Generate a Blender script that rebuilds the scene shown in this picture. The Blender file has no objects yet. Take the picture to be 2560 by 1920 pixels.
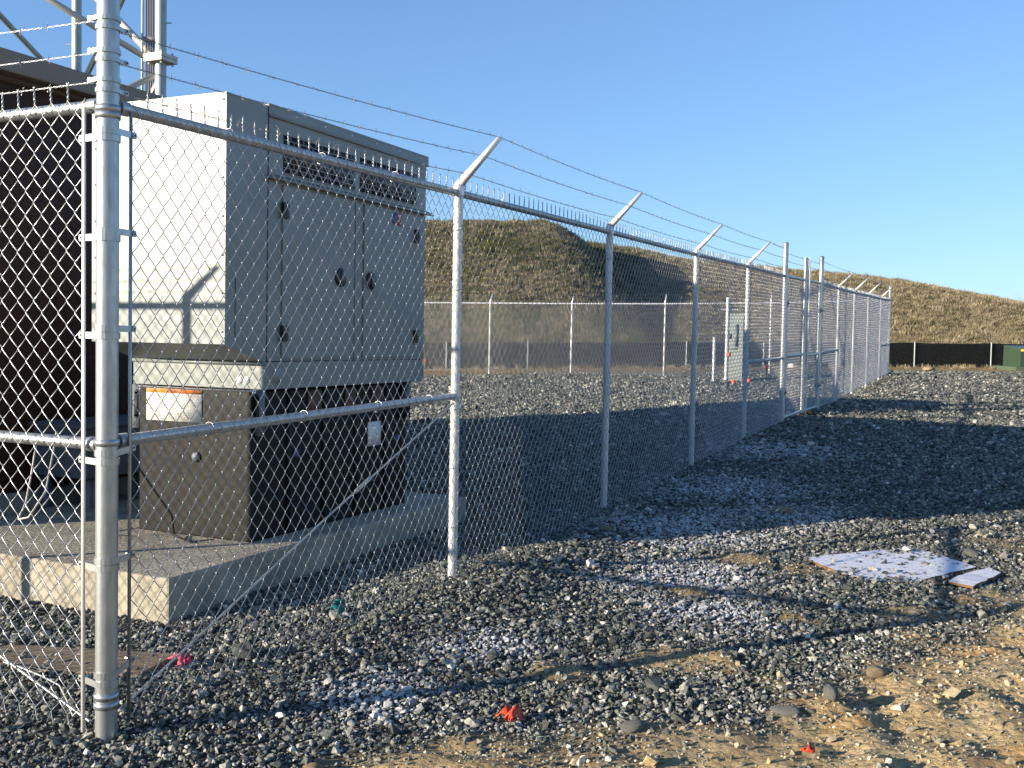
import bpy, bmesh, math, random
import numpy as np
from mathutils import Vector, Matrix, noise
random.seed(7); rng = np.random.default_rng(11)
SC = bpy.context.scene
COL = SC.collection
R = math.radians
# ---------------------------------------------------------------- frames
# world: origin = foot of the corner post, +Y runs along the front fence, +X is outside the compound
EYE = 1.40
CAM = np.array([2.73, -2.61, EYE])
YAW = R(25.0)
FX, FY = -math.sin(YAW), math.cos(YAW)
RX, RY = math.cos(YAW), math.sin(YAW)
def cf(X, Z):                      # right / forward metres from the camera -> world x, y
    return CAM[0] + RX*X + FX*Z, CAM[1] + RY*X + FY*Z
# ---------------------------------------------------------------- noise
def hash2(ix, iy, seed):
    h = (ix.astype(np.int64)*374761393 + iy.astype(np.int64)*668265263 + seed*1442695041) & 0x7fffffff
    h = ((h ^ (h >> 13))*1274126177) & 0x7fffffff
    return ((h ^ (h >> 16)) & 0xffff)/65535.0
def vn(x, y, s, seed=0):
    x = np.asarray(x, float)/s; y = np.asarray(y, float)/s
    ix = np.floor(x); iy = np.floor(y); fx = x-ix; fy = y-iy
    fx = fx*fx*(3-2*fx); fy = fy*fy*(3-2*fy)
    a = hash2(ix, iy, seed); b = hash2(ix+1, iy, seed); c = hash2(ix, iy+1, seed); d = hash2(ix+1, iy+1, seed)
    return (a*(1-fx)+b*fx)*(1-fy) + (c*(1-fx)+d*fx)*fy - .5
def ss(t):
    t = np.clip(t, 0, 1); return t*t*(3-2*t)
# ---------------------------------------------------------------- terrain
CP = np.array([(0,0,.0),(0,2.5,.03),(0,4.97,.08),(0,7.5,.19),(0,9.85,.26),(0,12.2,.32),(0,15.5,.34),(0,20,.43),(0,27.6,.66),
 (3.4,0,.05),(4,5,.1),(4,10,.2),(4,15,.3),(5,28,.62),(10,10,.28),(14,20,.45),(2.5,2.6,.05),
 (-5.5,26.6,.47),(-11,25.6,.4),(-18,31,.34),(0.9,38.5,.72),(5,40,.76),(12,42,.8),(30,50,.8),(30,10,.5),
 (-4,8,.05),(-4,14,.1),(-9,14,.08),(-2,1,.0),(-6,2,.0),(-10,20,.2),(2.7,-2.6,.0),(6,-4,.05),(-6,-6,.0),(-20,0,0),(-30,30,.3)], float)
def _tps(P):
    n = len(P); d = np.hypot(P[:,None,0]-P[None,:,0], P[:,None,1]-P[None,:,1])
    K = np.where(d > 0, d*d*np.log(d+1e-9), 0) + np.eye(n)*.3
    A = np.zeros((n+3, n+3)); A[:n,:n] = K; A[:n,n] = 1; A[:n,n+1:] = P[:,:2]; A[n,:n] = 1; A[n+1:,:n] = P[:,:2].T
    b = np.zeros(n+3); b[:n] = P[:,2]; return np.linalg.solve(A, b)
W = _tps(CP)
def G0(x, y):
    x = np.asarray(x, float); y = np.asarray(y, float)
    xc = np.clip(x, -25, 25); yc = np.clip(y, -8, 50)
    z = W[-3] + W[-2]*xc + W[-1]*yc
    for i in range(len(CP)):
        d = np.hypot(xc-CP[i,0], yc-CP[i,1]); z = z + W[i]*np.where(d > 0, d*d*np.log(d+1e-9), 0)
    return z
SBY = np.array([-3,.0,.25,.4,.6,.68,.9,1.1,1.5,2.1,2.76,3.84,5.2,7,12]); SBX = np.array([.5,.34,.45,.66,.95,1.25,1.5,1.85,1.95,2.15,2.5,2.95,3.6,4.6,9])
def sandf(x, y):                    # 1 where bare tan dirt shows, 0 where gravel covers it
    x = np.asarray(x, float); y = np.asarray(y, float)
    e = x - np.interp(y, SBY, SBX)
    n = vn(x, y, .45, 3)*.9 + vn(x, y, .16, 4)*.5
    s = ss((e + n*.55 + .05)/.42)
    # gravelly tongue in the middle foreground
    s = s*(1 - .6*np.exp(-(((x-1.35)/.42)**2 + ((y-.72)/.28)**2)))
    # thin dirt patches inside the gravel and round the plywood
    p = np.zeros_like(x)
    for cx, cy, r1 in ((1.55,1.75,.26),(1.7,3.75,.30),(1.35,3.9,.25),(2.75,3.55,.3),(1.28,2.85,.16),(1.9,2.6,.2),(2.9,5.0,.35),(1.2,5.6,.2),(2.4,3.0,.22),(1.1,1.35,.16)):
        p = np.maximum(p, np.exp(-(((x-cx)/r1)**2 + ((y-cy)/(r1*.8))**2)))
    s = np.maximum(s, .75*ss((p*1.1 + vn(x, y, .12, 9)*.9 - .45)/.4))
    return s
def dirtf(x, y):                    # worn earth strip before the black silt fence and along the back fence
    X = (x-CAM[0])*RX + (y-CAM[1])*RY; Z = (x-CAM[0])*FX + (y-CAM[1])*FY
    a = ss((Z - 31.6 + vn(x, y, 2.2, 5)*2.2 + np.where(X < 9, (9-X)*.2-1.0, 0))/1.2)
    b = np.exp(-((y - (26.9 + x*.17))/.9)**2)*(x < .6)*.7
    return np.clip(np.maximum(a, b), 0, 1)
def G(x, y):
    x = np.asarray(x, float); y = np.asarray(y, float)
    z = G0(x, y)
    near = np.exp(-(np.hypot(x-1, y-2)/9)**2)
    z = z + near*(vn(x, y, 1.3, 21)*.035 + vn(x, y, .45, 22)*.018)
    # loose bank of gravel heaped along the fence line by the first line posts
    z = z + .07*np.exp(-((x-.25)/.35)**2)*np.exp(-((y-2.9)/1.1)**2) + .04*np.exp(-((x-.1)/.3)**2)*np.exp(-((y-5)/.9)**2)
    s = sandf(x, y)*near
    z = z + s*(vn(x, y, .26, 23)*.055 + vn(x, y, .11, 24)*.035 + vn(x, y, .05, 26)*.018 + .02)
    # rut-like ridges in the dirt of the foreground
    e = x - np.interp(y, SBY, SBX)
    z = z + s*.012*np.sin((x*1.0 + y*.35)*19 + vn(x, y, .5, 29)*5)*ss((e-.1)/.4)*ss(vn(x,y,.8,77)*2+.5)
    return z
def g(x, y): return float(G(np.array([x]), np.array([y]))[0])
# ---------------------------------------------------------------- materials
MATS = {}
def mat(name, rgb, rough=.6, metal=0, var=.0, vscale=8, bump=0, bscale=40, spec=.5, var2=None, detail=6, coat=0, stretch=None):
    m = bpy.data.materials.new(name); m.use_nodes = True; nt = m.node_tree; b = nt.nodes['Principled BSDF']
    b.inputs['Base Color'].default_value = (*rgb, 1); b.inputs['Roughness'].default_value = rough; b.inputs['Metallic'].default_value = metal
    b.inputs['Specular IOR Level'].default_value = spec
    if coat: b.inputs['Coat Weight'].default_value = coat; b.inputs['Coat Roughness'].default_value = .1
    tc = nt.nodes.new('ShaderNodeTexCoord')
    src = tc.outputs['Object']
    if stretch:
        mp = nt.nodes.new('ShaderNodeMapping'); mp.inputs['Scale'].default_value = stretch
        nt.links.new(src, mp.inputs['Vector']); src = mp.outputs['Vector']
    if var:
        n = nt.nodes.new('ShaderNodeTexNoise'); n.inputs['Scale'].default_value = vscale; n.inputs['Detail'].default_value = detail
        nt.links.new(src, n.inputs['Vector'])
        r = nt.nodes.new('ShaderNodeValToRGB'); r.color_ramp.elements[0].position = .32; r.color_ramp.elements[1].position = .68
        c2 = var2 if var2 else tuple(c*(1-var) for c in rgb)
        r.color_ramp.elements[0].color = (*c2, 1); r.color_ramp.elements[1].color = (*rgb, 1)
        nt.links.new(n.outputs['Fac'], r.inputs['Fac']); nt.links.new(r.outputs['Color'], b.inputs['Base Color'])
        q = nt.nodes.new('ShaderNodeMapRange'); q.inputs['To Min'].default_value = min(1, rough*1.25); q.inputs['To Max'].default_value = rough*.85
        nt.links.new(n.outputs['Fac'], q.inputs['Value']); nt.links.new(q.outputs['Result'], b.inputs['Roughness'])
    if bump:
        n2 = nt.nodes.new('ShaderNodeTexNoise'); n2.inputs['Scale'].default_value = bscale; n2.inputs['Detail'].default_value = 5
        nt.links.new(src, n2.inputs['Vector'])
        bp = nt.nodes.new('ShaderNodeBump'); bp.inputs['Strength'].default_value = bump; bp.inputs['Distance'].default_value = .01
        nt.links.new(n2.outputs['Fac'], bp.inputs['Height']); nt.links.new(bp.outputs['Normal'], b.inputs['Normal'])
    MATS[name] = m; return m
GALV = mat('galvanised_pipe', (.47,.50,.50), .36, .75, .28, 40, .06, 120, stretch=(1,1,.3))
GPOST = mat('galvanised_line_post', (.66,.67,.66), .48, .45, .18, 14, .05, 90)
WIRE = mat('galvanised_wire', (.37,.39,.41), .36, .8, .15, 20)
BARB = mat('barbed_wire_steel', (.34,.34,.33), .45, .75, .3, 60)
ARM = mat('pressed_steel_arm', (.74,.74,.75), .42, .5, .1, 12)
PAINT = mat('grey_enclosure_paint', (.225,.25,.242), .40, .10, .10, 3.0, .012, 40, spec=.3)
PAINTD = mat('grey_trim_paint', (.23,.245,.24), .4, .0, .08, 5)
SEAM = mat('dark_seam', (.02,.02,.022), .7)
BLACK = mat('black_tank_paint', (.004,.0045,.004), .5, 0, .45, 5, .05, 30, var2=(.011,.0125,.008), spec=.2)
BLKP = mat('black_plastic', (.012,.012,.013), .35)
GRILLE = mat('grille_steel', (.30,.32,.33), .45, .2)
RIVET = mat('rivet_steel', (.7,.7,.7), .3, .8)
CONC = mat('concrete', (.37,.34,.265), .9, 0, .42, 5, .8, 45, detail=10)
WHITE = mat('white_label', (.78,.77,.72), .5)
ORNG = mat('orange_label_band', (.85,.22,.02), .5)
INK = mat('label_ink', (.30,.30,.29), .7)
INKB = mat('black_ink', (.03,.03,.03), .7)
REDL = mat('red_sticker', (.55,.05,.04), .5)
BLUEL = mat('blue_sticker', (.03,.07,.25), .5)
WALL = mat('brown_shelter_wall', (.085,.036,.016), .8, 0, .3, 25, .5, 90)
FASC = mat('brown_grey_fascia', (.26,.20,.15), .6, 0, .12, 4)
SOFF = mat('soffit_brown', (.10,.06,.035), .8)
STEELB = mat('equipment_grey_steel', (.16,.18,.20), .5, .2, .2, 5)
TOWER = mat('tower_galvanised', (.36,.42,.42), .5, .5, .2, 6)
TANG = mat('tower_angle_steel', (.52,.50,.44), .55, .4, .15, 6)
CABLE = mat('black_coax', (.02,.018,.02), .5)
SILT = mat('black_silt_fabric', (.0035,.0045,.005), .9, 0, .3, 2, .3, 12, spec=.08)
GREEN = mat('transformer_green', (.035,.065,.035), .4, 0, .12, 5)
GREEN2 = mat('transformer_pad_green', (.07,.105,.055), .6, 0, .2, 6)
PANEL = mat('pale_grey_cabinet', (.23,.265,.25), .45, .1, .08, 6)
YEL = mat('yellow_sticker', (.75,.45,.02), .5)
RIBR = mat('orange_red_ribbon', (.72,.07,.02), .55, 0, .4, 60)
RIBP = mat('pink_ribbon', (.68,.06,.12), .55, 0, .4, 60)
TEAL = mat('teal_plastic', (.0,.14,.13), .5)
WOOD = mat('weathered_plank', (.20,.155,.105), .85, 0, .45, 12, .5, 50, stretch=(.4,3,3))
ROCKM = mat('tan_fieldstone', (.34,.26,.15), .85, 0, .4, 18, .8, 60)
ROCKG = mat('grey_fieldstone', (.20,.20,.18), .85, 0, .4, 18, .8, 60)
BARK = mat('bare_bark', (.20,.16,.15), .9, 0, .3, 10)
ROPE = mat('beige_cable_jacket', (.55,.5,.42), .6)
CAPO = mat('orange_cap', (.85,.12,.03), .5)

def link(nt, a, b): nt.links.new(a, b)
def frost_plywood():
    m = mat('frosted_plywood', (.36,.20,.08), .8); nt = m.node_tree; b = nt.nodes['Principled BSDF']
    tc = nt.nodes.new('ShaderNodeTexCoord'); n = nt.nodes.new('ShaderNodeTexNoise'); n.inputs['Scale'].default_value = 14; n.inputs['Detail'].default_value = 8; n.inputs['Roughness'].default_value=.7
    link(nt, tc.outputs['Object'], n.inputs['Vector'])
    ge = nt.nodes.new('ShaderNodeNewGeometry'); sx = nt.nodes.new('ShaderNodeSeparateXYZ'); link(nt, ge.outputs['Normal'], sx.inputs[0])
    r = nt.nodes.new('ShaderNodeValToRGB'); r.color_ramp.elements[0].position=.32; r.color_ramp.elements[1].position=.42
    link(nt, n.outputs['Fac'], r.inputs['Fac'])
    mu = nt.nodes.new('ShaderNodeMath'); mu.operation='MULTIPLY'; link(nt, r.outputs['Color'], mu.inputs[0])
    st = nt.nodes.new('ShaderNodeMath'); st.operation='GREATER_THAN'; st.inputs[1].default_value=.6; link(nt, sx.outputs['Z'], st.inputs[0]); link(nt, st.outputs[0], mu.inputs[1])
    mx = nt.nodes.new('ShaderNodeMixRGB'); mx.inputs[1].default_value=(.20,.115,.05,1); mx.inputs[2].default_value=(.70,.70,.73,1); link(nt, mu.outputs[0], mx.inputs[0])
    link(nt, mx.outputs[0], b.inputs['Base Color'])
    bp = nt.nodes.new('ShaderNodeBump'); bp.inputs['Strength'].default_value=.5; bp.inputs['Distance'].default_value=.01; link(nt, n.outputs['Fac'], bp.inputs['Height']); link(nt, bp.outputs['Normal'], b.inputs['Normal'])
    return m
PLY = frost_plywood()
# ---------------------------------------------------------------- mesh building
class MB:
    def __init__(s): s.v = []; s.f = []; s.n = 0
    def add(s, v, f):
        v = np.asarray(v, float).reshape(-1, 3); s.v.append(v); s.f.append(np.asarray(f, np.int64)+s.n); s.n += len(v)
    def box(s, x0, x1, y0, y1, z0, z1, M=None):
        v = np.array([(x, y, z) for x in (x0, x1) for y in (y0, y1) for z in (z0, z1)], float)
        if M is not None: v = v@np.array(M.to_3x3()).T + np.array(M.translation)
        s.add(v, [(0,1,3,2),(4,6,7,5),(0,4,5,1),(2,3,7,6),(0,2,6,4),(1,5,7,3)]); return s
    def hexa(s, v):   # 8 corners: bottom ring then top ring
        s.add(v, [(3,2,1,0),(4,5,6,7),(0,1,5,4),(1,2,6,5),(2,3,7,6),(3,0,4,7)]); return s
    def tube(s, pts, r, n=8, caps=True):
        P = np.asarray(pts, float); m = len(P); r = np.broadcast_to(np.asarray(r, float), (m,))
        T = np.gradient(P, axis=0) if m > 2 else np.repeat((P[-1]-P[0])[None], m, 0)
        T = T/(np.linalg.norm(T, axis=1)[:, None]+1e-12)
        a = np.array([0,0,1.]) if abs(T[0,2]) < .9 else np.array([1.,0,0])
        u = np.cross(T[0], a); u /= np.linalg.norm(u); V = []
        th = np.arange(n)*2*np.pi/n
        for i in range(m):
            u = u - T[i]*(u@T[i]); u /= np.linalg.norm(u)+1e-12; w = np.cross(T[i], u)
            V.append(P[i] + r[i]*(np.cos(th)[:,None]*u + np.sin(th)[:,None]*w))
        V = np.concatenate(V); F = []
        for i in range(m-1):
            for k in range(n): F.append((i*n+k, i*n+(k+1)%n, (i+1)*n+(k+1)%n, (i+1)*n+k))
        s.add(V, F)
        if caps:
            for e, ring in ((0, range(n)), (1, range((m-1)*n, m*n))):
                ring = list(ring); c = P[0] if e == 0 else P[-1]
                idx = V[ring]; vv = np.vstack([idx, c]); ff = [((k+1)%n, k, n, n) if e == 0 else (k, (k+1)%n, n, n) for k in range(n)]
                s.add(vv, ff)
        return s
    def tubes(s, P, r, n, ref):     # many equal polylines at once, P = [wires, points, 3]
        P = np.asarray(P, float); nw, m, _ = P.shape
        T = np.gradient(P, axis=1); T /= np.linalg.norm(T, axis=2, keepdims=True)+1e-12
        ref = np.asarray(ref, float); u = ref - T*(T@ref)[..., None]; u /= np.linalg.norm(u, axis=2, keepdims=True)+1e-12
        w = np.cross(T, u); th = np.arange(n)*2*np.pi/n
        V = P[:, :, None, :] + r*(np.cos(th)[None,None,:,None]*u[:,:,None,:] + np.sin(th)[None,None,:,None]*w[:,:,None,:])
        i = np.arange(nw)[:,None,None]*m*n + np.arange(m-1)[None,:,None]*n; k = np.arange(n)[None,None,:]
        F = np.stack(np.broadcast_arrays(i+k, i+(k+1)%n, i+n+(k+1)%n, i+n+k), -1).reshape(-1, 4)
        s.add(V, F); return s
    def lathe(s, c, prof, n=16, axis='z'):   # prof = [(r, h)...]
        th = np.arange(n)*2*np.pi/n; V = []
        for r, h in prof:
            a = np.stack([r*np.cos(th), r*np.sin(th), np.full(n, h)], 1)
            if axis == 'x': a = a[:, [2,0,1]]
            if axis == 'y': a = a[:, [1,2,0]]
            V.append(a+np.array(c))
        F = [(i*n+k, i*n+(k+1)%n, (i+1)*n+(k+1)%n, (i+1)*n+k) for i in range(len(prof)-1) for k in range(n)]
        s.add(np.concatenate(V), F); return s
    def mesh(s, name, m, smooth=False, bevel=0):
        me = bpy.data.meshes.new(name); V = np.concatenate(s.v)
        F = np.concatenate([f if f.ndim == 2 and f.shape[1] == 4 else np.hstack([f, f[:, -1:]]) for f in s.f])
        tri = F[:,2] == F[:,3]
        if tri.any() or bevel:
            me.from_pydata(V.tolist(), [], [tuple(q[:3]) if q[2] == q[3] else tuple(q) for q in F.tolist()])
        else:
            me.vertices.add(len(V)); me.vertices.foreach_set('co', V.ravel().astype(np.float32))
            me.loops.add(F.size); me.loops.foreach_set('vertex_index', F.ravel().astype(np.int32))
            me.polygons.add(len(F)); me.polygons.foreach_set('loop_start', (np.arange(len(F))*4).astype(np.int32))
            me.update(calc_edges=True)
        me.materials.append(m)
        if bevel:
            bm = bmesh.new(); bm.from_mesh(me); bmesh.ops.recalc_face_normals(bm, faces=bm.faces)
            es = [e for e in bm.edges if len(e.link_faces) == 2 and e.calc_face_angle(0) > .6]
            bmesh.ops.bevel(bm, geom=es, offset=bevel, segments=2, affect='EDGES', profile=.5, clamp_overlap=True); bm.to_mesh(me); bm.free()
        if smooth: me.polygons.foreach_set('use_smooth', [True]*len(me.polygons))
        return me
    def obj(s, name, m, parent=None, smooth=False, bevel=0, **kw):
        o = bpy.data.objects.new(name, s.mesh(name, m, smooth, bevel)); COL.objects.link(o)
        if parent is not None: o.parent = parent
        for k, v in kw.items(): o[k] = v
        return o
def thing(name, label, cat, group=None, loc=(0,0,0)):
    o = bpy.data.objects.new(name, None); COL.objects.link(o); o.location = loc; o.empty_display_size = .2
    o['label'] = label; o['category'] = cat
    if group: o['group'] = group
    return o
def tag(o, label, cat, group=None):
    o['label'] = label; o['category'] = cat
    if group: o['group'] = group
    return o
def rel(o, parent):               # keep world placement of a child built in world coordinates
    o.parent = parent; o.matrix_parent_inverse = Matrix.Translation(parent.location).inverted(); return o
def P(mb, name, m, root, **kw):
    o = mb.obj(name, m, None, **kw); return rel(o, root) if root else o
def child(mb, name, m, part, **kw):
    o = mb.obj(name, m, None, **kw); o.parent = part; o.matrix_parent_inverse = (Matrix.Translation(part.parent.location)@part.matrix_parent_inverse).inverted() if False else Matrix.Identity(4)
    return o
def text_mesh(body, size, name, m, M, parent=None):
    cu = bpy.data.curves.new(name, 'FONT'); cu.body = body; cu.size = size; cu.align_x = 'CENTER'; cu.align_y = 'CENTER'; cu.extrude = .0008
    t = bpy.data.objects.new(name+'_curve', cu); COL.objects.link(t)
    dg = bpy.context.evaluated_depsgraph_get(); me = bpy.data.meshes.new_from_object(t.evaluated_get(dg)); bpy.data.objects.remove(t)
    me.transform(M); me.materials.clear(); me.materials.append(m)
    o = bpy.data.objects.new(name, me); COL.objects.link(o)
    if parent is not None: o.parent = parent
    return o
# ---------------------------------------------------------------- ground sheet
def axis_coords(lo, hi, a, b, fine, grow=1.09):
    c = list(np.arange(a, b+fine/2, fine)); s = fine
    while c[-1] < hi: s *= grow; c.append(c[-1]+s)
    s = fine; l = [a]
    while l[-1] > lo: s *= grow; l.append(l[-1]-s)
    return np.array(l[:0:-1]+c)
def build_ground():
    xs = axis_coords(-500, 500, -2.2, 4.6, .03); ys = axis_coords(-60, 700, -.6, 7.0, .03)
    X, Y = np.meshgrid(xs, ys); Z = G(X, Y)
    Z = Z - .35*ss((-X-2.2)/9)*0
    nx, ny = len(xs), len(ys); i = np.arange(ny-1)[:,None]*nx + np.arange(nx-1)[None,:]
    F = np.stack([i, i+1, i+nx+1, i+nx], -1).reshape(-1,4)
    mb = MB(); mb.add(np.stack([X,Y,Z],-1), F)
    m = bpy.data.materials.new('ground_gravel_and_dirt'); m.use_nodes = True; nt = m.node_tree; b = nt.nodes['Principled BSDF']; b.inputs['Roughness'].default_value = .95; b.inputs['Specular IOR Level'].default_value=.2
    ge = nt.nodes.new('ShaderNodeNewGeometry'); pos = ge.outputs['Position']
    def noise_(sc, det=6, ro=.6):
        n = nt.nodes.new('ShaderNodeTexNoise'); n.inputs['Scale'].default_value = sc; n.inputs['Detail'].default_value = det; n.inputs['Roughness'].default_value = ro; link(nt, pos, n.inputs['Vector']); return n.outputs['Fac']
    def ramp(f, *st):
        r = nt.nodes.new('ShaderNodeValToRGB'); e = r.color_ramp.elements
        while len(e) < len(st): e.new(.5)
        for q, (p, c) in zip(e, st): q.position = p; q.color = (*c, 1)
        link(nt, f, r.inputs['Fac']); return r.outputs['Color']
    def att(n):
        a = nt.nodes.new('ShaderNodeAttribute'); a.attribute_name = n; return a.outputs['Fac']
    def mix(f, a, c, bt='MIX'):
        x = nt.nodes.new('ShaderNodeMixRGB'); x.blend_type = bt
        for s_, v in ((0,f),(1,a),(2,c)):
            if isinstance(v, (int,float)): x.inputs[s_].default_value = v
            elif isinstance(v, tuple): x.inputs[s_].default_value = (*v,1)
            else: link(nt, v, x.inputs[s_])
        return x.outputs[0]
    vo = nt.nodes.new('ShaderNodeTexVoronoi'); vo.inputs['Scale'].default_value = 26; link(nt, pos, vo.inputs['Vector'])
    sep = nt.nodes.new('ShaderNodeSeparateColor'); link(nt, vo.outputs['Color'], sep.inputs[0])
    stone = ramp(sep.outputs[0], (0,(.04,.044,.04)),(.45,(.10,.11,.10)),(.8,(.19,.19,.175)),(1,(.42,.41,.38)))
    stone = mix(.35, stone, (.15,.15,.135))
    dust = ramp(noise_(9), (.3,(.04,.038,.032)),(.7,(.08,.074,.06)))
    gravel = mix(att('far'), dust, stone)
    sand = ramp(noise_(3.5,10,.7), (.28,(.32,.22,.10)),(.5,(.50,.385,.20)),(.72,(.60,.49,.28)))
    sand = mix(.35, sand, ramp(noise_(60,4), (.35,(.22,.15,.08)),(.65,(.60,.47,.28))), 'MIX')
    sand = mix(ramp(noise_(1.7,4), (.52,(0,0,0)),(.66,(1,1,1))), sand, (.50,.26,.07)) if False else sand
    orn = nt.nodes.new('ShaderNodeValToRGB'); orn.color_ramp.elements[0].position=.54; orn.color_ramp.elements[1].position=.64; link(nt, noise_(2.1,5), orn.inputs['Fac'])
    om = nt.nodes.new('ShaderNodeMath'); om.operation='MULTIPLY'; om.inputs[1].default_value=.4; link(nt, orn.outputs['Color'], om.inputs[0])
    sand = mix(om.outputs[0], sand, (.52,.27,.075))
    c = mix(att('sand'), gravel, sand)
    dirt = ramp(noise_(1.4,8,.7), (.3,(.12,.085,.04)),(.5,(.26,.18,.08)),(.7,(.40,.28,.14)))
    c = mix(att('dirt'), c, dirt)
    link(nt, c, b.inputs['Base Color'])
    h = nt.nodes.new('ShaderNodeMath'); h.operation='ADD'; link(nt, noise_(45,8,.7), h.inputs[0])
    vm = nt.nodes.new('ShaderNodeMath'); vm.operation='MULTIPLY'; link(nt, vo.outputs['Distance'], vm.inputs[0]); vm.inputs[1].default_value=-.9; link(nt, vm.outputs[0], h.inputs[1])
    bp = nt.nodes.new('ShaderNodeBump'); bp.inputs['Strength'].default_value = 1; bp.inputs['Distance'].default_value = .03; link(nt, h.outputs[0], bp.inputs['Height']); link(nt, bp.outputs['Normal'], b.inputs['Normal'])
    me = mb.mesh('ground', m, smooth=True)
    D = np.hypot(X-CAM[0], Y-CAM[1])
    for nm, val in (('sand', sandf(X, Y)), ('far', ss((D-7)/6)), ('dirt', dirtf(X, Y))):
        a = me.attributes.new(nm, 'FLOAT', 'POINT'); a.data.foreach_set('value', val.ravel().astype(np.float32))
    o = bpy.data.objects.new('ground', me); COL.objects.link(o); o['kind'] = 'structure'
build_ground()
# ---------------------------------------------------------------- grassy hill (own grid, turned with the slope)
CRX = np.array([-40,-12,0,4.6,7.2,9.6,13,17.5,22,27,31,40,60]); CRZ = np.array([7.0,7.2,7.2,7.1,6.7,6.2,5.9,5.6,5.2,4.35,3.65,2.0,.9])
def hillh(X, Z):
    X = np.asarray(X, float); Z = np.asarray(Z, float)
    foot = .25 + .028*np.clip(X, -12, 20)
    wob = vn(X, Z, 9, 31)*.9 + vn(X, Z, 3.5, 32)*.3
    a = ss((Z-39.9+wob*.3)/13.5)*1.0
    ma = 1-ss((X-(2.9-(Z-43)*.22))/(6.6+(Z-43)*.36))
    ha = 7.3*a*ma*(1+.05*vn(X, Z, 5, 35))
    hb = (np.interp(X, CRX, CRZ)-foot)*np.clip(ss((Z-40.6)/20.0), 0, 1)
    h = np.log(np.exp(ha*2.2)+np.exp(hb*2.2))/2.2 - math.log(2)/2.2*np.exp(-np.abs(ha-hb))
    back = 1-.5*ss((Z-70)/60)
    h = h*back + vn(X, Z, 1.8, 33)*.15*ss((Z-41.5)/2) + vn(X, Z, .6, 34)*.10*ss((Z-41)/2)
    return foot + np.maximum(h, -.4)
def build_hill():
    xs = np.concatenate([np.arange(-60,-14,1.5), np.arange(-14,36,.22), np.arange(36,120,2.5)]); zs = np.concatenate([np.arange(40.2,66,.22), np.arange(66,140,3.0)])
    X, Z = np.meshgrid(xs, zs); H = hillh(X, Z); nx = len(xs)
    H[0,:] -= 1.0
    i = np.arange(len(zs)-1)[:,None]*nx + np.arange(nx-1)[None,:]
    mb = MB(); mb.add(np.stack([X, Z, H], -1), np.stack([i,i+1,i+nx+1,i+nx],-1).reshape(-1,4))
    m = bpy.data.materials.new('dry_grass_slope'); m.use_nodes = True; nt = m.node_tree; b = nt.nodes['Principled BSDF']; b.inputs['Roughness'].default_value = .95; b.inputs['Specular IOR Level'].default_value=.1
    tc = nt.nodes.new('ShaderNodeTexCoord')
    def nz(sc, det=6, ro=.65, st=None):
        n = nt.nodes.new('ShaderNodeTexNoise'); n.inputs['Scale'].default_value = sc; n.inputs['Detail'].default_value = det; n.inputs['Roughness'].default_value = ro
        link(nt, tc.outputs['Object'], n.inputs['Vector']); return n.outputs['Fac']
    r = nt.nodes.new('ShaderNodeValToRGB'); e = r.color_ramp.elements; e.new(.5); e.new(.6)
    for q,(p,c) in zip(e, ((.3,(.085,.068,.034)),(.45,(.16,.127,.068)),(.58,(.23,.185,.105)),(.75,(.32,.26,.16)))): q.position=p; q.color=(*c,1)
    link(nt, nz(2.2,9,.75), r.inputs['Fac'])
    r2 = nt.nodes.new('ShaderNodeValToRGB'); r2.color_ramp.elements[0].position=.42; r2.color_ramp.elements[1].position=.60; link(nt, nz(.35,5), r2.inputs['Fac'])
    a = nt.nodes.new('ShaderNodeAttribute'); a.attribute_name = 'olive'
    mm = nt.nodes.new('ShaderNodeMath'); mm.operation='MULTIPLY'; link(nt, a.outputs['Fac'], mm.inputs[0]); link(nt, r2.outputs['Color'], mm.inputs[1])
    mx = nt.nodes.new('ShaderNodeMixRGB'); link(nt, mm.outputs[0], mx.inputs[0]); link(nt, r.outputs['Color'], mx.inputs[1]); mx.inputs[2].default_value=(.07,.082,.020,1)
    link(nt, mx.outputs[0], b.inputs['Base Color'])
    bp = nt.nodes.new('ShaderNodeBump'); bp.inputs['Strength'].default_value=1; bp.inputs['Distance'].default_value=.25; link(nt, nz(3.2,9,.75), bp.inputs['Height']); link(nt, bp.outputs['Normal'], b.inputs['Normal'])
    me = mb.mesh('hill', m, smooth=True)
    at = me.attributes.new('olive','FLOAT','POINT'); at.data.foreach_set('value', (np.clip(1.05-ss((X-4)/8)*.75,0,1)).ravel().astype(np.float32))
    o = bpy.data.objects.new('hill', me); COL.objects.link(o); o['kind']='structure'
    o.location = (CAM[0], CAM[1], 0); o.rotation_euler = (0,0,YAW)
    return o
build_hill()
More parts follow.
